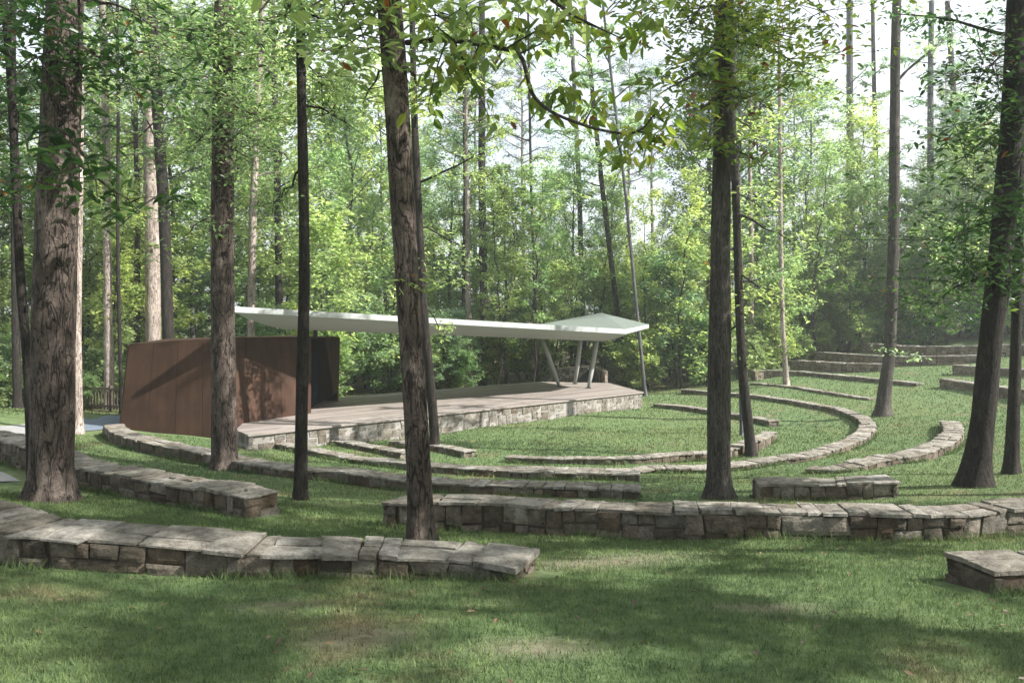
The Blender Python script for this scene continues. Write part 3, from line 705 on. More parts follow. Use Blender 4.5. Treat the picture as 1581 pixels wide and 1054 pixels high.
# ------------------------------------------------------------------ leaves and trees
def leaf_geo(C, size, rng, droop=.25, tilt=.8, big=False, aspect=.5, dirs=None):
    """C (n,3), size (n,). big: six-vertex folded leaf; else four-vertex"""
    n = len(C); az = rng.random(n) * 2 * np.pi if dirs is None else dirs + rng.normal(0, .9, n)
    D_ = np.stack([np.cos(az), np.sin(az), -droop + rng.normal(0, .35, n)], 1); D_ /= np.linalg.norm(D_, axis=1)[:, None]
    U = np.tile([0, 0, 1.], (n, 1)) + rng.normal(0, tilt * .55, (n, 3)); Sd = np.cross(D_, U); Sd /= np.linalg.norm(Sd, axis=1)[:, None] + 1e-9
    Nm = np.cross(Sd, D_); s = size[:, None]
    if big:
        w1, w2 = aspect * .72, aspect * .62
        P = [C, C + D_ * s * .3 + Sd * s * w1 * .5 + Nm * s * .06, C + D_ * s * .68 + Sd * s * w2 * .5 + Nm * s * .03, C + D_ * s - Nm * s * .08,
             C + D_ * s * .68 - Sd * s * w2 * .5 + Nm * s * .03, C + D_ * s * .3 - Sd * s * w1 * .5 + Nm * s * .06]
        V = np.stack(P, 1).reshape(-1, 3); b = np.arange(n)[:, None] * 6
        return V, np.concatenate([b + np.array([0, 3, 2, 1]), b + np.array([0, 5, 4, 3])])
    P = [C, C + D_ * s * .45 + Sd * s * aspect * .5, C + D_ * s, C + D_ * s * .45 - Sd * s * aspect * .5]
    V = np.stack(P, 1).reshape(-1, 3); b = np.arange(n)[:, None] * 4
    return V, b + np.array([0, 1, 2, 3])

def limb(acc, leaves, p, az, length, rise, r0, rng, nleaf, lsize, spread=.35, seg=5, twigs=4, start=.25, flat=.45):
    """one limb with twigs; leaf centres appended to leaves"""
    n = 6; pts = [np.array(p, float)]; d = np.array([math.cos(az), math.sin(az), rise])
    for q in range(n):
        d = d + rng.normal(0, .13, 3) + np.array([0, 0, .02]); dn = d / np.linalg.norm(d); pts.append(pts[-1] + dn * length / n)
    pts = np.array(pts); acc.tube(pts, np.linspace(r0, r0 * .2, n + 1), seg, cap=False)
    cs = []
    for q in range(twigs):
        t = start + (1 - start) * (q + rng.random()) / twigs; b = pts[min(n, int(t * n))]
        ta = az + rng.choice([-1, 1]) * rng.uniform(.4, 1.2); tl = length * .38 * (1.25 - t * .5) * rng.uniform(.6, 1.2)
        e_ = b + np.array([math.cos(ta), math.sin(ta), rng.uniform(-.15, .3)]) * tl
        acc.tube([b, (b + e_) / 2 + rng.normal(0, .04, 3) * tl, e_], [r0 * .3, r0 * .2, r0 * .08], 3, cap=False)
        for s_ in np.linspace(.35, 1.05, 3): cs.append(b + (e_ - b) * s_)
    for t in np.linspace(start + .2, 1.0, 3): cs.append(pts[min(n, int(round(t * n)))])
    cs = np.array(cs); k = rng.integers(0, len(cs), nleaf)
    sp = spread * .62 * max(.5, length * .3); wt = rng.random(len(cs)) ** 1.6; k = rng.choice(len(cs), nleaf, p=wt / wt.sum())
    leaves.append((cs[k] + rng.normal(0, 1, (nleaf, 3)) * np.array([sp, sp, sp * flat]), lsize * rng.uniform(.6, 1.3, nleaf)))

def gen_tree(seed, H, r0, c0, R, nlimb, nleaf, lsize, lean=.03, topleaf=True, rise=.35, twigs=4, flat=.7, prof=None):
    rng = np.random.default_rng(seed); tr = Acc(); lv = []
    n = 14; zz = np.linspace(-.25, H, n); dx = np.cumsum(rng.normal(0, lean * H / n * 2, n)); dy = np.cumsum(rng.normal(0, lean * H / n * 2, n)); dx -= dx[0]; dy -= dy[0]
    P = np.stack([dx, dy, zz], 1); rad = r0 * (1 - .8 * np.linspace(0, 1, n) ** 1.1)
    tr.tube(P, rad, 9, .04, rng, flare=.5)
    for q in range(nlimb):
        t = (q + rng.random() * .6) / nlimb; z = c0 + (H - c0) * t
        b = np.array([np.interp(z, zz, P[:, 0]), np.interp(z, zz, P[:, 1]), z]); az = q * 2.4 + rng.normal(0, .3)
        pl = (prof(t) if prof else .35 + .65 * math.sin(math.pi * (.12 + .83 * t))) * rng.choice([.6, .85, 1.0, 1.15]); ln = R * pl * rng.uniform(.7, 1.15)
        limb(tr, lv, b, az, ln, rise * rng.uniform(.4, 1.6) + t * .4, max(.012, r0 * .33 * (1 - t * .6)), rng, int(nleaf / nlimb * (.5 + pl)), lsize, twigs=twigs, flat=flat)
    for q in range(5):
        c_ = P[-1 - q // 3] + rng.normal(0, .45, 3) * R * .3; m2 = int(nleaf * .03); lv.append((c_ + rng.normal(0, R * .16, (m2, 3)), lsize * rng.uniform(.6, 1.3, m2)))
    return tr, lv, rng
def leaves_mesh(name, lv, rng, **kw):
    C_ = np.concatenate([a for a, b in lv]); s_ = np.concatenate([b for a, b in lv]); V, Q = leaf_geo(C_, s_, rng, **kw)
    return np_mesh(name, V, [Q])

PROTO = {}
def proto(key, bark, leafm, *a, **k):
    lk = k.pop('leafkw', {}); tr, lv, rng = gen_tree(*a, **k)
    PROTO[key] = (tr.mesh("trunk", True), M[bark], leaves_mesh("crown", lv, rng, **lk), M[leafm])
pine_prof = lambda t: 1 - .55 * t
proto('tallA', 'grey', 'leafA', 1, 19, .17, 4.5, 4.0, 42, 7500, .24, lean=.05, rise=.7, flat=.9)
proto('tallB', 'dark', 'leafB', 2, 20, .15, 4, 4.0, 42, 7800, .25, lean=.05, rise=.7, flat=.9)
proto('tallC', 'blue', 'leafC', 3, 18, .14, 3.5, 4.0, 40, 7500, .235, lean=.05, rise=.6, flat=.9)
proto('tallD', 'dark', 'leafD', 4, 22, .2, 7, 4.3, 42, 7500, .25, lean=.04, rise=.6, flat=.9)
proto('underA', 'dark', 'leafB', 5, 7.5, .07, .9, 3.2, 28, 6200, .21, lean=.09, rise=.6)
proto('underB', 'grey', 'leafA', 6, 9.5, .08, 1.3, 3.3, 30, 6600, .21, lean=.09, rise=.6)
proto('underC', 'dark', 'leafC', 7, 6.2, .06, .7, 3.1, 26, 6200, .2, lean=.1, rise=.6)
proto('sapling', 'dark', 'leafB', 11, 12, .075, 2.5, 2.2, 24, 3200, .18, lean=.09, rise=.8, flat=.9)
proto('bush', 'dark', 'leafA', 8, 2.6, .03, .15, 1.6, 22, 2600, .19, lean=.05, rise=.5)
proto('pineA', 'blue', 'needle', 9, 25, .19, 14.5, 3.2, 34, 7000, .22, leafkw=dict(aspect=.16, tilt=1.4), prof=pine_prof, lean=.012)
proto('pineB', 'pale', 'needle', 10, 26, .21, 15.5, 3.4, 34, 7000, .22, leafkw=dict(aspect=.16, tilt=1.4), prof=pine_prof, lean=.012)

def plant(key, x, y, rz, sc, label, group, cat='tree', name='forest_tree', scz=None, z=None):
    tm, tmat, lm, lmat = PROTO[key]
    r = empty(name, (x, y, (tz(x, y) if z is None else z)), rz); r.scale = (sc, sc, scz or sc); tag(r, label, cat, group)
    link("trunk", tm, tmat, r); link("crown", lm, lmat, r)
    return r

# far forest --------------------------------------------------------------
rg = random.Random(42)
def dmin(u):
    return float(np.interp(u, [-400, 60, 185, 200, 500, 560, 960, 1010, 1150, 1230, 1500, 1900], [32, 37, 38, 40, 40, 43.5, 47.5, 45, 47, 51.5, 50.5, 46]))
ZONES = [(-500, 200, "left woods"), (200, 560, "woods behind the rusty pavilion"), (560, 820, "woods left of the canopy columns"), (820, 1060, "woods behind the hearth"), (1060, 1300, "woods behind the twin trunks"), (1300, 2000, "woods above the terraces")]
LOOK = {'tallA': "tall mid green leafy tree with grey trunk", 'tallB': "tall yellow green leafy tree with dark trunk", 'tallC': "tall blue green leafy tree with slim trunk", 'tallD': "tall dark green leafy tree",
        'underA': "small yellow green understory tree", 'underB': "small mid green understory tree", 'underC': "small blue green understory tree", 'bush': "low leafy bush", 'sapling': "thin dark stemmed sapling with sparse leaves", 'pineA': "tall bare grey pine with high crown", 'pineB': "tall bare pale pine with high crown"}
placed = []
def scatter(keys, n, u0, u1, d0, d1, smin, smax, mind):
    c = 0; tries = 0
    while c < n and tries < n * 40:
        tries += 1; u = rg.uniform(u0, u1); dm = dmin(u); d = dm + d0 + (d1 - d0) * rg.random() ** 1.25; x = (u - U0) / F * d
        if any((x - a) ** 2 + (d - b) ** 2 < mind * mind for a, b in placed): continue
        placed.append((x, d)); key = rg.choice(keys(u) if callable(keys) else keys)
        zone = next((z for a, b, z in ZONES if a <= u < b), ZONES[-1][2]); sc = rg.uniform(smin, smax)
        if key[:4] in ('tall',) and 760 < u < 1020: sc *= .66
        if key[:4] in ('tall',) and 1330 < u < 1500: sc *= .7
        kind = 'bush' if key == 'bush' else 'tree'
        plant(key, x, d, rg.uniform(0, 6.28), sc, f"{LOOK[key]} in the {zone}", f"{LOOK[key]}s in the {zone}", kind, 'bush' if key == 'bush' else ('pine_tree' if 'pine' in key else 'forest_tree'))
        c += 1
def tallk(u): return ['tallB', 'tallB', 'tallA', 'tallC'] if 560 < u < 900 else (['tallC', 'tallA', 'tallD', 'tallB'] if u > 900 else ['tallA', 'tallB', 'tallD'])
scatter(tallk, 70, -420, 1950, 3, 30, .8, 1.12, 3.2)
scatter(['pineA', 'pineB'], 18, -300, 1900, 1, 26, .85, 1.1, 1.8)
scatter(['underA', 'underB', 'underC', 'underA'], 84, -400, 1900, 0, 22, .75, 1.25, 1.7)
scatter(['bush'], 80, -300, 1850, -1.0, 14, .7, 1.4, 1.0)

PROTO_HEARTH = [placed.append(((u_h - U0) / F * d_h, d_h)) for u_h in range(845, 960, 12) for d_h in (44.0, 46.5, 49.0)]
scatter(['sapling'], 60, 480, 1900, -1.0, 14, .7, 1.2, 1.1); scatter(['sapling'], 16, -200, 300, -1.0, 10, .7, 1.2, 1.1)
scatter(['bush', 'underC', 'bush', 'underB'], 20, 470, 1240, -1.0, 6, .5, .9, 1.0)
scatter(['bush', 'underA'], 34, 1200, 1800, -.6, 4, .6, 1.0, .9)
scatter(['bush'], 14, -60, 200, -1.5, 4, .5, .9, .9)
for u_f, d_f, k_f in ((545, 52, 'tallA'), (590, 58, 'tallB'), (560, 66, 'tallC'), (505, 60, 'tallA')):
    zone = next(z for a, b, z in ZONES if a <= u_f < b)
    plant(k_f, (u_f - U0) / F * d_f, d_f, u_f * .1, 1.05, f"{LOOK[k_f]} in the {zone}", f"{LOOK[k_f]}s in the {zone}", 'tree', 'forest_tree')
# the mass of woods beyond ------------------------------------------------
rn = np.random.default_rng(12); n_ = 55000
u_ = rn.uniform(-500, 2100, n_); d_ = rn.uniform(88, 125, n_); x_ = (u_ - U0) / F * d_
hh = 10 + 5 * np.sin(x_ * .17) + 3.5 * np.sin(x_ * .41 + 2) - 5 * np.exp(-((u_ - 900) / 120.) ** 2) 
z_ = terr(x_, d_) + hh * rn.random(n_) ** .8 
keep_ = np.sin(x_ * .9 + 2 * np.sin(z_ * .5)) + np.sin(z_ * .8 + d_ * .4) + rn.normal(0, .5, n_) > -.4
V_, Q_ = leaf_geo(np.stack([x_, d_, z_], 1)[keep_], .55 * rn.uniform(.6, 1.4, keep_.sum()), rn, tilt=1.1, aspect=.6)
tag(link("distant_woods", np_mesh("distant_woods", V_, [Q_]), M['leafA']), "pale mass of leaves of the woods furthest away", "woods", kind='stuff')

# foreground and middle trees ----------------------------------------------
def px_tree(label, trace, bark, top=18., crown=None, seed=0, seg=14, group=None, name="tree", sprays=(), topleaf='leafA', ncr=0, crad=3.2, flare=.45, base=None, d=None, lsz=.16, twist=0, rough=.03, cat='tree', extra_trunk=None):
    """trace: (u, v, width px) from the ground up; the trunk stands in the plane at its own distance"""
    rng = np.random.default_rng(seed)
    if base is None:
        g0 = ground(trace[0][0], trace[0][1] - 2); d = g0.y
    else: g0 = Vector(base); d = g0.y
    root = empty(name, g0); tag(root, label, cat, group)
    P = [[(u - U0) / F * d - g0.x, 0, -(v - V0) / F * d - g0.z] for u, v, w_ in trace]; R = [w_ / 2 / F * d for u, v, w_ in trace]
    P = np.array(P); P[0][2] = -.25
    dirt = (P[-1] - P[-2]) / (P[-1][2] - P[-2][2])
    if P[-1][2] < top:
        m = 4
        for q in range(1, m + 1):
            h = P[-1][2] + (top - P[-1][2]) * 1.0 / (m + 1 - q + 0.001) if q < m else top
            P = np.vstack([P, P[-1] + dirt * (h - P[-1][2]) + np.array([rng.normal(0, .06), rng.normal(0, .15), 0])]); R.append(R[-1] * .82)
    zz = P[:, 2]; zn = np.arange(zz[0], zz[-1], .16)
    PP = np.stack([np.interp(zn, zz, P[:, 0]), np.interp(zn, zz, P[:, 1]) + .04 * np.sin(zn * .5 + seed), zn], 1); k = np.ones(7) / 7
    for c in (0, 1): PP[:, c] = np.convolve(np.pad(PP[:, c], 3, mode='edge'), k, 'valid')
    RR = np.interp(zn, zz, R)
    tr = Acc(); tr.tube(PP, RR, seg, rough, rng, flare=flare)
    lv = []
    for q in range(ncr):
        t = (q + .5) / ncr; z = top * (.62 + .38 * t) if crown is None else crown + (top - crown) * t
        b = np.array([np.interp(z, zn, PP[:, 0]), np.interp(z, zn, PP[:, 1]), z])
        limb(tr, lv, b, q * 2.4 + rng.normal(0, .3), crad * (1.1 - .5 * t) * rng.uniform(.8, 1.1), .25 + .3 * t, .05, rng, 210, lsz, twigs=4)
    root_tr = tr
    # sprays: (u, v, v_attach, d offset, number, spread m, leaf size, branch?)
    for sp in sprays:
        u, v, va, dd, n_, spx, ls = sp[:7]; n_ = int(n_ * (2.0 if ls < .19 else 1.3)); ls *= .88
        tgt = at(u, v, d + dd) - g0; za = -(va - V0) / F * d - g0.z; za = min(max(za, .5), zn[-1] - .3)
        b = np.array([np.interp(za, zn, PP[:, 0]), np.interp(za, zn, PP[:, 1]), za]); tg = np.array(tgt)
        mid_ = (b + tg) / 2 + np.array([0, 0, .12 * np.linalg.norm(tg - b)]) + rng.normal(0, .06, 3)
        tt = np.linspace(0, 1, 8)[:, None]; cur = (1 - tt) ** 2 * b + 2 * tt * (1 - tt) * mid_ + tt ** 2 * tg; cur[1:-1] += rng.normal(0, .03, (6, 3))
        rb = min(.05, .012 + .012 * np.linalg.norm(tg - b)); tr.tube(cur, np.linspace(rb, .006, 8), 5, cap=False)
        ln = np.linalg.norm(tg - b); cs = []
        nt2 = max(4, int(n_ / 22))
        for q in range(nt2):
            t = rng.uniform(.45, 1.0); c0_ = cur[int(t * 7)]; off = rng.normal(0, 1, 3) * np.array([spx, spx, spx * .55]); e_ = c0_ + off
            tr.tube([c0_, (c0_ + e_) / 2 + rng.normal(0, .03, 3), e_], [.009, .006, .003], 3, cap=False)
            for s_ in (.3, .5, .7, .9, 1.05): cs.append(c0_ + off * s_)
        cs = np.array(cs); kq = rng.integers(0, len(cs), n_)
        lv.append((cs[kq] + rng.normal(0, 1, (n_, 3)) * np.array([.12, .12, .06]) * (1 + spx), ls * rng.uniform(.65, 1.25, n_)))
    tr.build("trunk", M[bark], root, smooth=True)
    if lv:
        link("crown", leaves_mesh("crown", lv, rng, big=True, aspect=.55, tilt=.7), M[topleaf], root)
    return root

# the thick left pine and its neighbours
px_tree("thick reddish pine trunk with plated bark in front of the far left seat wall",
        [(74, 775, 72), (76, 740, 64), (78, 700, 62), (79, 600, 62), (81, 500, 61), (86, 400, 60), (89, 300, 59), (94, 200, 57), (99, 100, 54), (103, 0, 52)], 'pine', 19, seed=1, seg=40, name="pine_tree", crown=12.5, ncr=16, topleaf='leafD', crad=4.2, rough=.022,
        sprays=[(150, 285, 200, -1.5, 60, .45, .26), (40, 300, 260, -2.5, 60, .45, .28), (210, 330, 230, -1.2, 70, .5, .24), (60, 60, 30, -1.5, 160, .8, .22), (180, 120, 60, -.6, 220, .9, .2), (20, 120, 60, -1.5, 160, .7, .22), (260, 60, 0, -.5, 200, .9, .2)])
px_tree("thin dark leaning trunk touching the left side of the thick pine", [(50, 752, 16), (47, 703, 16), (46, 628, 15), (41, 533, 14), (33, 440, 13), (29, 325, 13), (23, 200, 12), (16, 100, 11), (6, 0, 11)], 'dark', 14, seed=2, topleaf='leafD', crown=9, ncr=7, crad=3,
        sprays=[(20, 180, 130, .5, 200, .8, .16), (-20, 330, 280, .5, 200, .7, .16), (30, 40, 20, .4, 220, .9, .16)])
px_tree("pale sunlit pine trunk just behind the thick left pine", [(119, 671, 20), (119, 640, 17), (118, 500, 16), (120, 300, 15), (121, 0, 13)], 'pale', 20, seed=3, name="pine_tree", crown=14, ncr=8, crad=3, topleaf='leafD')
px_tree("dark straight trunk rising behind the pavilion roof", [(265, 655, 20), (262, 560, 18), (259, 503, 17), (254, 352, 17), (246, 200, 17), (238, 80, 16), (234, 0, 15)], 'dark', 19, seed=4, base=((264 - U0) / F * 36, 36, tz((264 - U0) / F * 36, 36)), topleaf='leafA', crown=10, ncr=10, crad=4,
        sprays=[(200, 150, 90, -3, 330, 1.2, .2), (300, 120, 60, -3, 330, 1.2, .2), (150, 380, 300, -2, 200, 1.0, .2), (230, 40, 0, -2, 300, 1.3, .2), (330, 230, 180, -2, 260, 1.1, .2)])
px_tree("bright pale pine trunk beside the dark trunk over the pavilion roof", [(238, 652, 26), (236, 525, 23), (235, 400, 22), (233, 280, 21), (230, 100, 19), (228, 0, 18)], 'pale', 22, seed=5, base=((237 - U0) / F * 38.5, 38.5, tz((237 - U0) / F * 38.5, 38.5)), name="pine_tree", crown=15, ncr=9, crad=3.6, topleaf='leafD')
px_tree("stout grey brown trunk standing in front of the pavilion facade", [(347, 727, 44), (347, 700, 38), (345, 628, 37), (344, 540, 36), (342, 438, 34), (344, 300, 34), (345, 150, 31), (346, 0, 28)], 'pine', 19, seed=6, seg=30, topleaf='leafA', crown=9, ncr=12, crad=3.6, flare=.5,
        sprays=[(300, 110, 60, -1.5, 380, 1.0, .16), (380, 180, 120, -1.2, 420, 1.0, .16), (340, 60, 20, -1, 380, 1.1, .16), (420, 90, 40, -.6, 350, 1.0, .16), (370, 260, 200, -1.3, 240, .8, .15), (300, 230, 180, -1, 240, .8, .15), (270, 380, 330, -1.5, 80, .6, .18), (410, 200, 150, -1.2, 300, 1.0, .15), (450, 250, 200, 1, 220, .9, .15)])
px_tree("slim dark trunk standing on the grass before the pavilion's right end", [(462, 773, 23), (463, 740, 20), (465, 628, 19), (468, 500, 18), (470, 400, 16), (469, 302, 16), (467, 200, 15), (466, 100, 14), (465, 0, 14)], 'dark', 16, seed=7, seg=18, topleaf='leafA', crown=9.5, ncr=9, crad=3, rough=.05,
        sprays=[(430, 30, 0, -1, 300, .8, .16), (520, 60, 20, -1, 280, .8, .16), (500, 140, 90, .8, 260, .8, .15), (420, 330, 260, .6, 110, .6, .15), (540, 200, 160, 1.5, 220, .8, .15)])
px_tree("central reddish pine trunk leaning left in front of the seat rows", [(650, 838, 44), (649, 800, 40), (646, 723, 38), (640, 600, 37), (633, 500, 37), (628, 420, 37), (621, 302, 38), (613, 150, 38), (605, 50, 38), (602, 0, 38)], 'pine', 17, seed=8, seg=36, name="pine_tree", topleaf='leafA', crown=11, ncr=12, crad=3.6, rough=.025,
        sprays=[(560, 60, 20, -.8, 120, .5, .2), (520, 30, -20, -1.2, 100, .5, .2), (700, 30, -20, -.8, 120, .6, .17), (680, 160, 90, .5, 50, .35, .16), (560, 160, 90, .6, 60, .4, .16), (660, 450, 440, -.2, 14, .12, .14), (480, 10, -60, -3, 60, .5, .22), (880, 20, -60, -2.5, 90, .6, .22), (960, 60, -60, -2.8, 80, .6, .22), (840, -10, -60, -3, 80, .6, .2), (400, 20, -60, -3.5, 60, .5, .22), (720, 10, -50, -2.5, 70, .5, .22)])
px_tree("thin grey trunk half hidden behind the central pine's right side", [(672, 697, 16), (669, 640, 15), (662, 560, 14), (656, 511, 14), (651, 420, 13), (645, 300, 12), (640, 200, 11), (637, 60, 9), (636, 0, 9)], 'dark', 15, seed=9, topleaf='leafB', crown=8, ncr=8, crad=3,
        sprays=[(700, 440, 400, .5, 110, .55, .2), (730, 400, 350, 1.2, 160, .7, .2), (690, 530, 470, .4, 60, .4, .2), (580, 420, 380, 1, 130, .6, .19), (600, 560, 520, 1, 60, .5, .17)])
px_tree("straight grey brown trunk with flared foot on the right lawn", [(1110, 770, 50), (1109, 745, 38), (1109, 690, 35), (1110, 538, 35), (1112, 402, 30), (1115, 250, 28), (1118, 100, 27), (1119, 0, 26)], 'grey', 18, seed=10, seg=30, topleaf='leafY', crown=10, ncr=12, crad=3.6, flare=.4,
        sprays=[(1060, 190, 150, -2.0, 90, .5, .24), (1010, 150, 120, -2.4, 80, .5, .26), (1070, 110, 60, -1.8, 120, .6, .24), (1150, 160, 130, -1.5, 90, .5, .2), (1200, 170, 150, -1, 110, .6, .2), (1160, 60, 20, -.8, 200, .8, .18), (1230, 60, 40, -.6, 220, .9, .17), (1050, 40, 10, -1, 220, .9, .18), (1090, 230, 200, -.7, 70, .4, .18), (940, 20, -60, -2, 160, .8, .18), (1000, -10, -80, -1, 180, .9, .18), (1290, 30, -40, -.5, 200, 1., .18), (1260, 120, 60, .5, 180, .9, .18), (880, -20, -90, -1.5, 120, .8, .18), (1330, -20, -60, .5, 160, .9, .17), (1180, 260, 220, -.5, 80, .6, .17)])
px_tree("slim dark leaning trunk, right hand one of the twin trunks", [(1160, 706, 18), (1157, 680, 16), (1151, 620, 15), (1146, 576, 14), (1142, 478, 13), (1137, 302, 12), (1130, 200, 12), (1128, 0, 11)], 'dark', 15, seed=11, topleaf='leafA', crown=14, ncr=5, crad=2.6,
        sprays=[(1190, 340, 300, 1, 260, 1.0, .2), (1080, 420, 380, .6, 220, .9, .2), (1210, 480, 420, -.6, 110, .7, .18), (1180, 220, 180, .5, 260, 1.0, .2), (1060, 560, 500, 1.5, 160, .8, .18), (1250, 400, 330, 1.5, 200, .9, .2), (1180, 560, 520, .5, 90, .6, .18)])
px_tree("very thin blue grey stem between the twin trunks", [(1145, 674, 6), (1144, 600, 6), (1142, 500, 5), (1140, 350, 5)], 'blue', 11, seed=12, topleaf='leafC', crown=5, ncr=6, crad=2.4)
px_tree("tall tapering trunk with high bare branches on the right hand slope", [(1363, 644, 27), (1364, 625, 22), (1368, 590, 19), (1374, 550, 17), (1378, 452, 17), (1381, 200, 15), (1385, 0, 13)], 'grey', 27, seed=13, seg=18, topleaf='leafC', crown=21, ncr=9, crad=4.5, name="pine_tree",
        sprays=[(1470, 60, 130, 0, 90, .9, .22), (1500, 40, 130, 1, 120, 1.2, .22), (1440, 20, 50, 0, 90, 1., .22), (1400, 550, 545, -1.5, 60, .5, .2)])
px_tree("dark thick leaning tree at the right edge, wide at its foot", [(1505, 753, 58), (1508, 735, 46), (1512, 700, 38), (1520, 652, 34), (1529, 530, 32), (1539, 453, 34), (1551, 300, 32), (1560, 200, 31), (1570, 0, 29)], 'dark', 18, seed=14, seg=30, topleaf='leafD', crown=10, ncr=14, crad=4.2, flare=.25,
        sprays=[(1530, 320, 300, -1.8, 160, .7, .2), (1470, 440, 400, 1, 240, 1.0, .18), (1560, 420, 380, -1.5, 180, .8, .18), (1440, 380, 340, 1.5, 220, 1.0, .18), (1500, 130, 80, -.5, 260, 1.1, .17), (1590, 200, 160, -1, 240, .9, .18), (1430, 480, 420, 2, 200, 1.0, .18), (1480, 250, 200, 1, 240, 1.0, .18)])
px_tree("dark trunk at the extreme right edge, slimmer than its leaning neighbour", [(1562, 733, 26), (1563, 715, 21), (1565, 640, 18), (1567, 538, 15), (1572, 300, 14), (1578, 0, 13)], 'dark', 16, seed=15, topleaf='leafD', crown=8.5, ncr=10, crad=3.4,
        sprays=[(1570, 350, 320, -1, 180, .7, .18), (1540, 500, 440, 1, 160, .8, .16), (1600, 60, 30, -.5, 220, .9, .18)])
px_tree("pale slender trunk with yellow sprig among the far right stone rows", [(1214, 597, 10), (1212, 560, 8), (1208, 508, 7), (1206, 400, 7), (1204, 200, 6), (1203, 60, 5)], 'pale', 19, seed=16, topleaf='leafY', crown=12, ncr=9, crad=3.2,
        sprays=[(1185, 545, 530, -.6, 45, .35, .22), (1225, 540, 530, -.6, 35, .35, .22), (1235, 547, 535, -.5, 25, .3, .2)])
# slimmer trunks in the middle distance
MID = [
 ("dark slim trunk rising directly behind the middle of the canopy", 750, 49, 14, 744, 'dark', 'leafB'),
 ("thinner dark trunk left of the one behind the canopy's middle", 715, 50, 8, 716, 'dark', 'leafB'),
 ("thin forked stem just left of the slanted canopy columns", 831, 47, 5, 815, 'dark', 'leafB'),
 ("slender pale leaning trunk at the stage's right corner", 997, 42.5, 5.5, 930, 'blue', 'leafC'),
 ("dark slender trunk behind the hearth, leaning left", 967, 50, 9, 900, 'dark', 'leafC'),
 ("blue grey trunk seen between the canopy columns", 903, 52, 9, 880, 'blue', 'leafC'),
 ("blue grey straight trunk above the far right terraces, left hand one", 1318, 62, 13, 1312, 'blue', 'leafC'),
 ("slim grey trunk right of the blue grey one above the terraces", 1352, 64, 8, 1347, 'grey', 'leafC'),
 ("blue grey trunk right of the tall tapering trunk", 1440, 63, 11, 1438, 'blue', 'leafC'),
 ("grey trunk leaning left between the right hand trees", 1492, 66, 11, 1462, 'grey', 'leafA'),
 ("pale bluish trunk rising over the pavilion roof beside the slim dark tree", 384, 41, 13, 405, 'pale', 'leafA'),
 ("pale trunk in the left woods, nearest to the fence", 168, 36.5, 14, 158, 'pale', 'leafA'),
 ("thin black stem beside the pavilion's left edge", 187, 34, 6, 182, 'dark', 'leafA'),
 ("brown trunk behind the pavilion's left corner", 212, 39, 10, 206, 'grey', 'leafA'),
 ("dark trunk at the far left behind the path", 28, 34, 13, 20, 'dark', 'leafD'),
 ("dark leaning trunk behind the canopy's left tip", 432, 44, 12, 420, 'dark', 'leafA'),
]
for q, (lab, u, d, wpx, ut, bk_, lf) in enumerate(MID):
    x = (u - U0) / F * d; z = tz(x, d)
    vb = V0 - z * F / d
    tr_ = [(u, vb, wpx * 1.3), (u + (ut - u) * .05, vb - 25, wpx), (u + (ut - u) * .5 + (3 if q % 2 else -3), vb / 2, wpx * .85), (ut, 0, wpx * .7)]
    px_tree(lab, tr_, bk_, 21 + q % 3, seed=40 + q, base=(x, d, z), topleaf=lf, crown=9 if 'B' in lf else 11, ncr=11, crad=3.6, lsz=.24, seg=10)

# the big leafy branch reaching out from the central pine belongs to its own small overhead tree
def hanging_branch():
    rng = np.random.default_rng(5); d = 8.2
    base = Vector((-2.4, 4.6, tz(-2.4, 4.6)))
    return base
# long drooping branch of the central pine's neighbour (a bigleaf tree rooted out of view above the frame line)
rng = np.random.default_rng(99)
bt = ground(650, 836); dd = bt.y
br = [(628, 66, dd), (690, 62, dd - .5), (760, 72, dd - .9), (800, 84, dd - 1.1), (812, 110, dd - 1.2), (822, 145, dd - 1.3), (850, 172, dd - 1.4), (900, 193, dd - 1.6), (950, 205, dd - 1.7), (985, 203, dd - 1.8), (1005, 185, dd - 1.9)]
central = [o for o in bpy.data.objects if o.get('label', '').startswith("central reddish pine")][0]
acc = Acc(); pts = np.array([np.array(at(*p) - central.location) for p in br])
pts = resample(pts, .1); acc.tube(pts, np.linspace(.036, .008, len(pts)), 8, .12, rng)
side = [((700, 62), (640, 10)), ((740, 68), (700, 130)), ((770, 76), (745, 30)), ((790, 80), (800, 20)), ((800, 84), (860, 40)), ((700, 60), (755, 180)), ((850, 172), (880, 130)), ((900, 193), (930, 150)), ((950, 205), (960, 240)), ((1000, 188), (1040, 160)), ((985, 203), (1020, 215)), ((780, 76), (870, 20)), ((860, 30), (960, 60)), ((820, 20), (900, -30)), ((960, 60), (1010, 20)), ((690, 60), (660, 170))]
cs = []; 
for (a_, b_) in side:
    o1, o2 = -.9 + rng.normal(0, .1), -1.1 + rng.normal(0, .3)
    p = np.array(at(a_[0], a_[1], dd + o1) - central.location); q_ = np.array(at(b_[0], b_[1], dd + o2) - central.location)
    mm = (p + q_) / 2 + rng.normal(0, .04, 3); acc.tube([p, mm, q_], [.012, .008, .004], 5, cap=False)
    for s_ in np.linspace(.25, 1.05, 7): cs.append(p + (q_ - p) * s_)
for p in pts[len(pts) // 2:: 6]: cs.append(p)
cs = np.array(cs); cen_c = cs[rng.integers(0, len(cs), 620)]
acc.build("branch", M['grey'], central, smooth=True)
link("branch_leaves", leaves_mesh("branch_leaves", [(cen_c + rng.normal(0, .09, (620, 3)), .17 * rng.uniform(.6, 1.2, 620))], rng, big=True, aspect=.62, droop=.8, tilt=.9), M['leafY'], central)

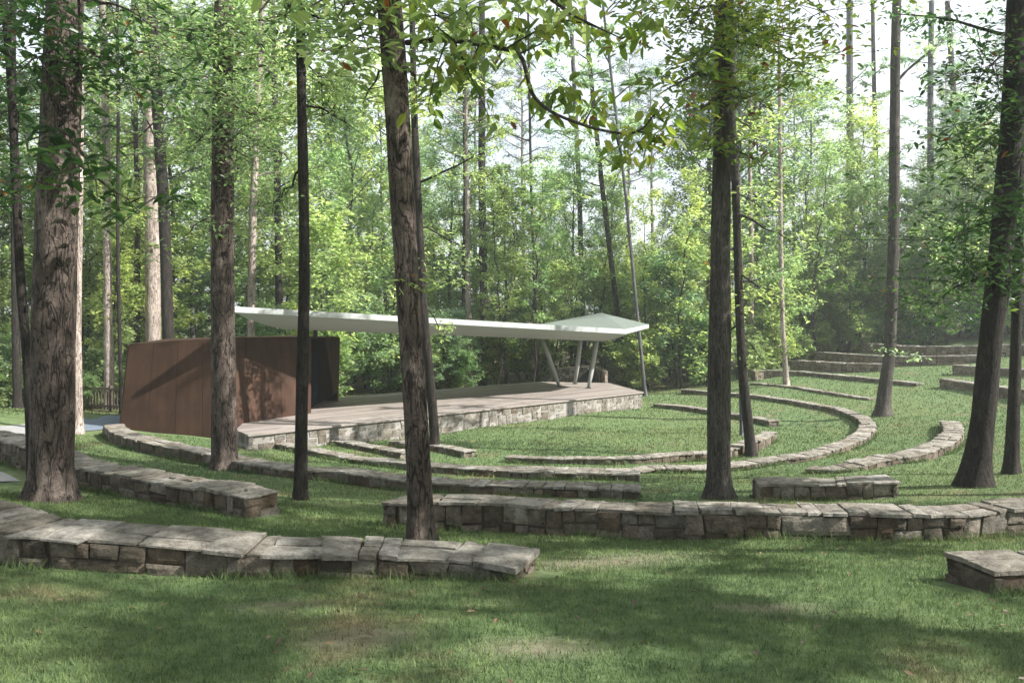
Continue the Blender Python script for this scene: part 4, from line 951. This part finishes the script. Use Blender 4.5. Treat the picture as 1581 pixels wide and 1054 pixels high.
# unseen trees added outside the frame to shade the front slope -------------
for q, (x, y, key, sc) in enumerate([(9.3, 7.4, 'tallA', .95), (13.2, 12.6, 'tallD', .9), (8.6, -2.2, 'tallA', .9), (13.5, 3.0, 'tallA', .95), (6.0, -6.0, 'tallD', 1.0), (16.5, 10.0, 'tallD', .9), (-9, 2, 'tallA', .9), (-13, 9, 'tallD', .9), (-17, 16, 'tallD', .95), (12, -7, 'tallA', 1), (1.5, -9, 'tallA', .9)]):
    plant(key, x, y, q * 1.1, sc, "tall unseen leafy tree added outside the view to shade the seating slope", "unseen shade trees beside the seating slope")

# ------------------------------------------------------------------ grass blades
def grass():
    rng = np.random.default_rng(3)
    def pts_in(n, dlo, dhi, p):
        t = rng.random(n); d = (dlo ** p + t * (dhi ** p - dlo ** p)) ** (1 / p); x = (rng.random(n) * 2 - 1) * (.72 * d + 2.6); return x, d
    X_, Y_ = [], []
    for n, a, b, p in ((400000, 2.6, 13, .95), (135000, 13, 30, .8), (70000, 30, 48, 1.)):
        x, y = pts_in(n, a, b, p); X_.append(x); Y_.append(y)
    x = np.concatenate(X_); y = np.concatenate(Y_); keep = np.ones(len(x), bool)
    for mid_, hw, _ in FOOT:
        c = np.mean(mid_, axis=0); R_ = np.max(np.linalg.norm(mid_ - c, axis=1)) + hw + .2
        idx = np.where(keep & ((x - c[0]) ** 2 + (y - c[1]) ** 2 < R_ * R_))[0]
        if not len(idx): continue
        md = np.full(len(idx), 9.)
        for p in mid_[::2]: md = np.minimum(md, (x[idx] - p[0]) ** 2 + (y[idx] - p[1]) ** 2)
        keep[idx[md < (hw + .01) ** 2]] = False
    keep &= rng.random(len(x)) > worn(x, y) * .8
    # stage and pavilion
    def inpoly(px, py, poly):
        r = np.zeros(len(px), bool); n = len(poly)
        for q in range(n):
            x1, y1 = poly[q]; x2, y2 = poly[(q + 1) % n]
            c = ((y1 > py) != (y2 > py)) & (px < (x2 - x1) * (py - y1) / (y2 - y1 + 1e-12) + x1); r ^= c
        return r
    keep &= ~inpoly(x, y, [(p.x, p.y) for p in st_pts]); keep &= ~inpoly(x, y, [(-12.9, 26.1), (-11.2, 25.3), (-8.7, 24.7), (-7.3, 28.8), (-9.6, 34.2), (-14.3, 32.6)])
    x, y = x[keep], y[keep]; n = len(x); z = terr(x, y) - .005
    sc = np.clip(y / 9, .8, 4.2); hgt = .042 * rng.uniform(.5, 1.4, n) * (.8 + .25 * sc); wd = .0042 * rng.uniform(.6, 1.5, n) * sc ** 1.1
    # longer tufts at the foot of the near walls
    ex, ey, eh = [], [], []
    for mid_, hw, gz_ in FOOT[:13]:
        if gz_ is None: continue
        T_ = np.gradient(mid_, axis=0); T_ /= np.linalg.norm(T_, axis=1)[:, None]; Nn_ = np.stack([-T_[:, 1], T_[:, 0]], 1)
        m = int(len(mid_) * 42); q = rng.integers(0, len(mid_), m); sg = rng.choice([-1, 1], m); o = hw + np.abs(rng.normal(.03, .035, m))
        p = mid_[q] + Nn_[q] * (sg * o)[:, None] + T_[q] * rng.uniform(-.06, .06, m)[:, None]
        cl = (np.sin(q * .31) + np.sin(q * .113 + 2) > -.3)
        ex.append(p[cl, 0]); ey.append(p[cl, 1]); eh.append(rng.uniform(.04, .15, cl.sum()))
    ex, ey, eh = map(np.concatenate, (ex, ey, eh))
    x = np.concatenate([x, ex]); y = np.concatenate([y, ey]); z = np.concatenate([z, terr(ex, ey) - .005]); hgt = np.concatenate([hgt, eh]); wd = np.concatenate([wd, np.full(len(ex), .006) * np.clip(ey / 9, .8, 2)])
    n = len(x); az = rng.random(n) * 6.283; la = rng.random(n) * 6.283; ll = hgt * rng.uniform(.1, .9, n)
    Wv = np.stack([np.cos(az) * wd, np.sin(az) * wd, np.zeros(n)], 1) ; B0_ = np.stack([x, y, z], 1)
    tip = B0_ + np.stack([np.cos(la) * ll, np.sin(la) * ll, hgt], 1)
    V = np.stack([B0_ - Wv, B0_ + Wv, tip], 1).reshape(-1, 3); T3 = np.arange(n * 3).reshape(-1, 3)
    o = link("grass", np_mesh("grass", V, [T3]), M['blade']); tag(o, "short green grass covering the seating slopes and lawn", "grass", kind='stuff')
    # fallen leaves
    m = 1400; fx, fy = pts_in(m, 4, 34, .9); fz = terr(fx, fy) + .03; k2 = np.ones(m, bool)
    for mid_, hw, _ in FOOT:
        for p in mid_[::3]: k2 &= (fx - p[0]) ** 2 + (fy - p[1]) ** 2 > (hw + .06) ** 2
    k2 &= ~inpoly(fx, fy, [(p.x, p.y) for p in st_pts]); fx, fy, fz = fx[k2], fy[k2], fz[k2]
    V, Q_ = leaf_geo(np.stack([fx, fy, fz], 1), .06 * rng.uniform(.6, 1.4, len(fx)), rng, droop=0, tilt=.3, big=True, aspect=.6)
    o = link("fallen_leaves", np_mesh("fallen_leaves", V, [Q_]), M['dead']); tag(o, "scattered brown fallen leaves on the grass", "leaves", kind='stuff')
grass()

# ------------------------------------------------------------------ humid air between the trees
hz = Acc(); hz.box((0, 210, 25), (1000, 620, 62))
hm = bpy.data.materials.new("haze"); hm.use_nodes = True; hn = hm.node_tree; hn.nodes.remove(hn.nodes["Principled BSDF"])
pv = hn.nodes.new("ShaderNodeVolumePrincipled"); pv.inputs["Color"].default_value = (.93, .97, 1, 1); pv.inputs["Density"].default_value = .0010; pv.inputs["Anisotropy"].default_value = .3
hn.links.new(pv.outputs[0], hn.nodes["Material Output"].inputs["Volume"])
tag(hz.build("haze", hm), "thin pale haze hanging in the woods", "haze", kind='stuff')
S.cycles.volume_bounces = 1
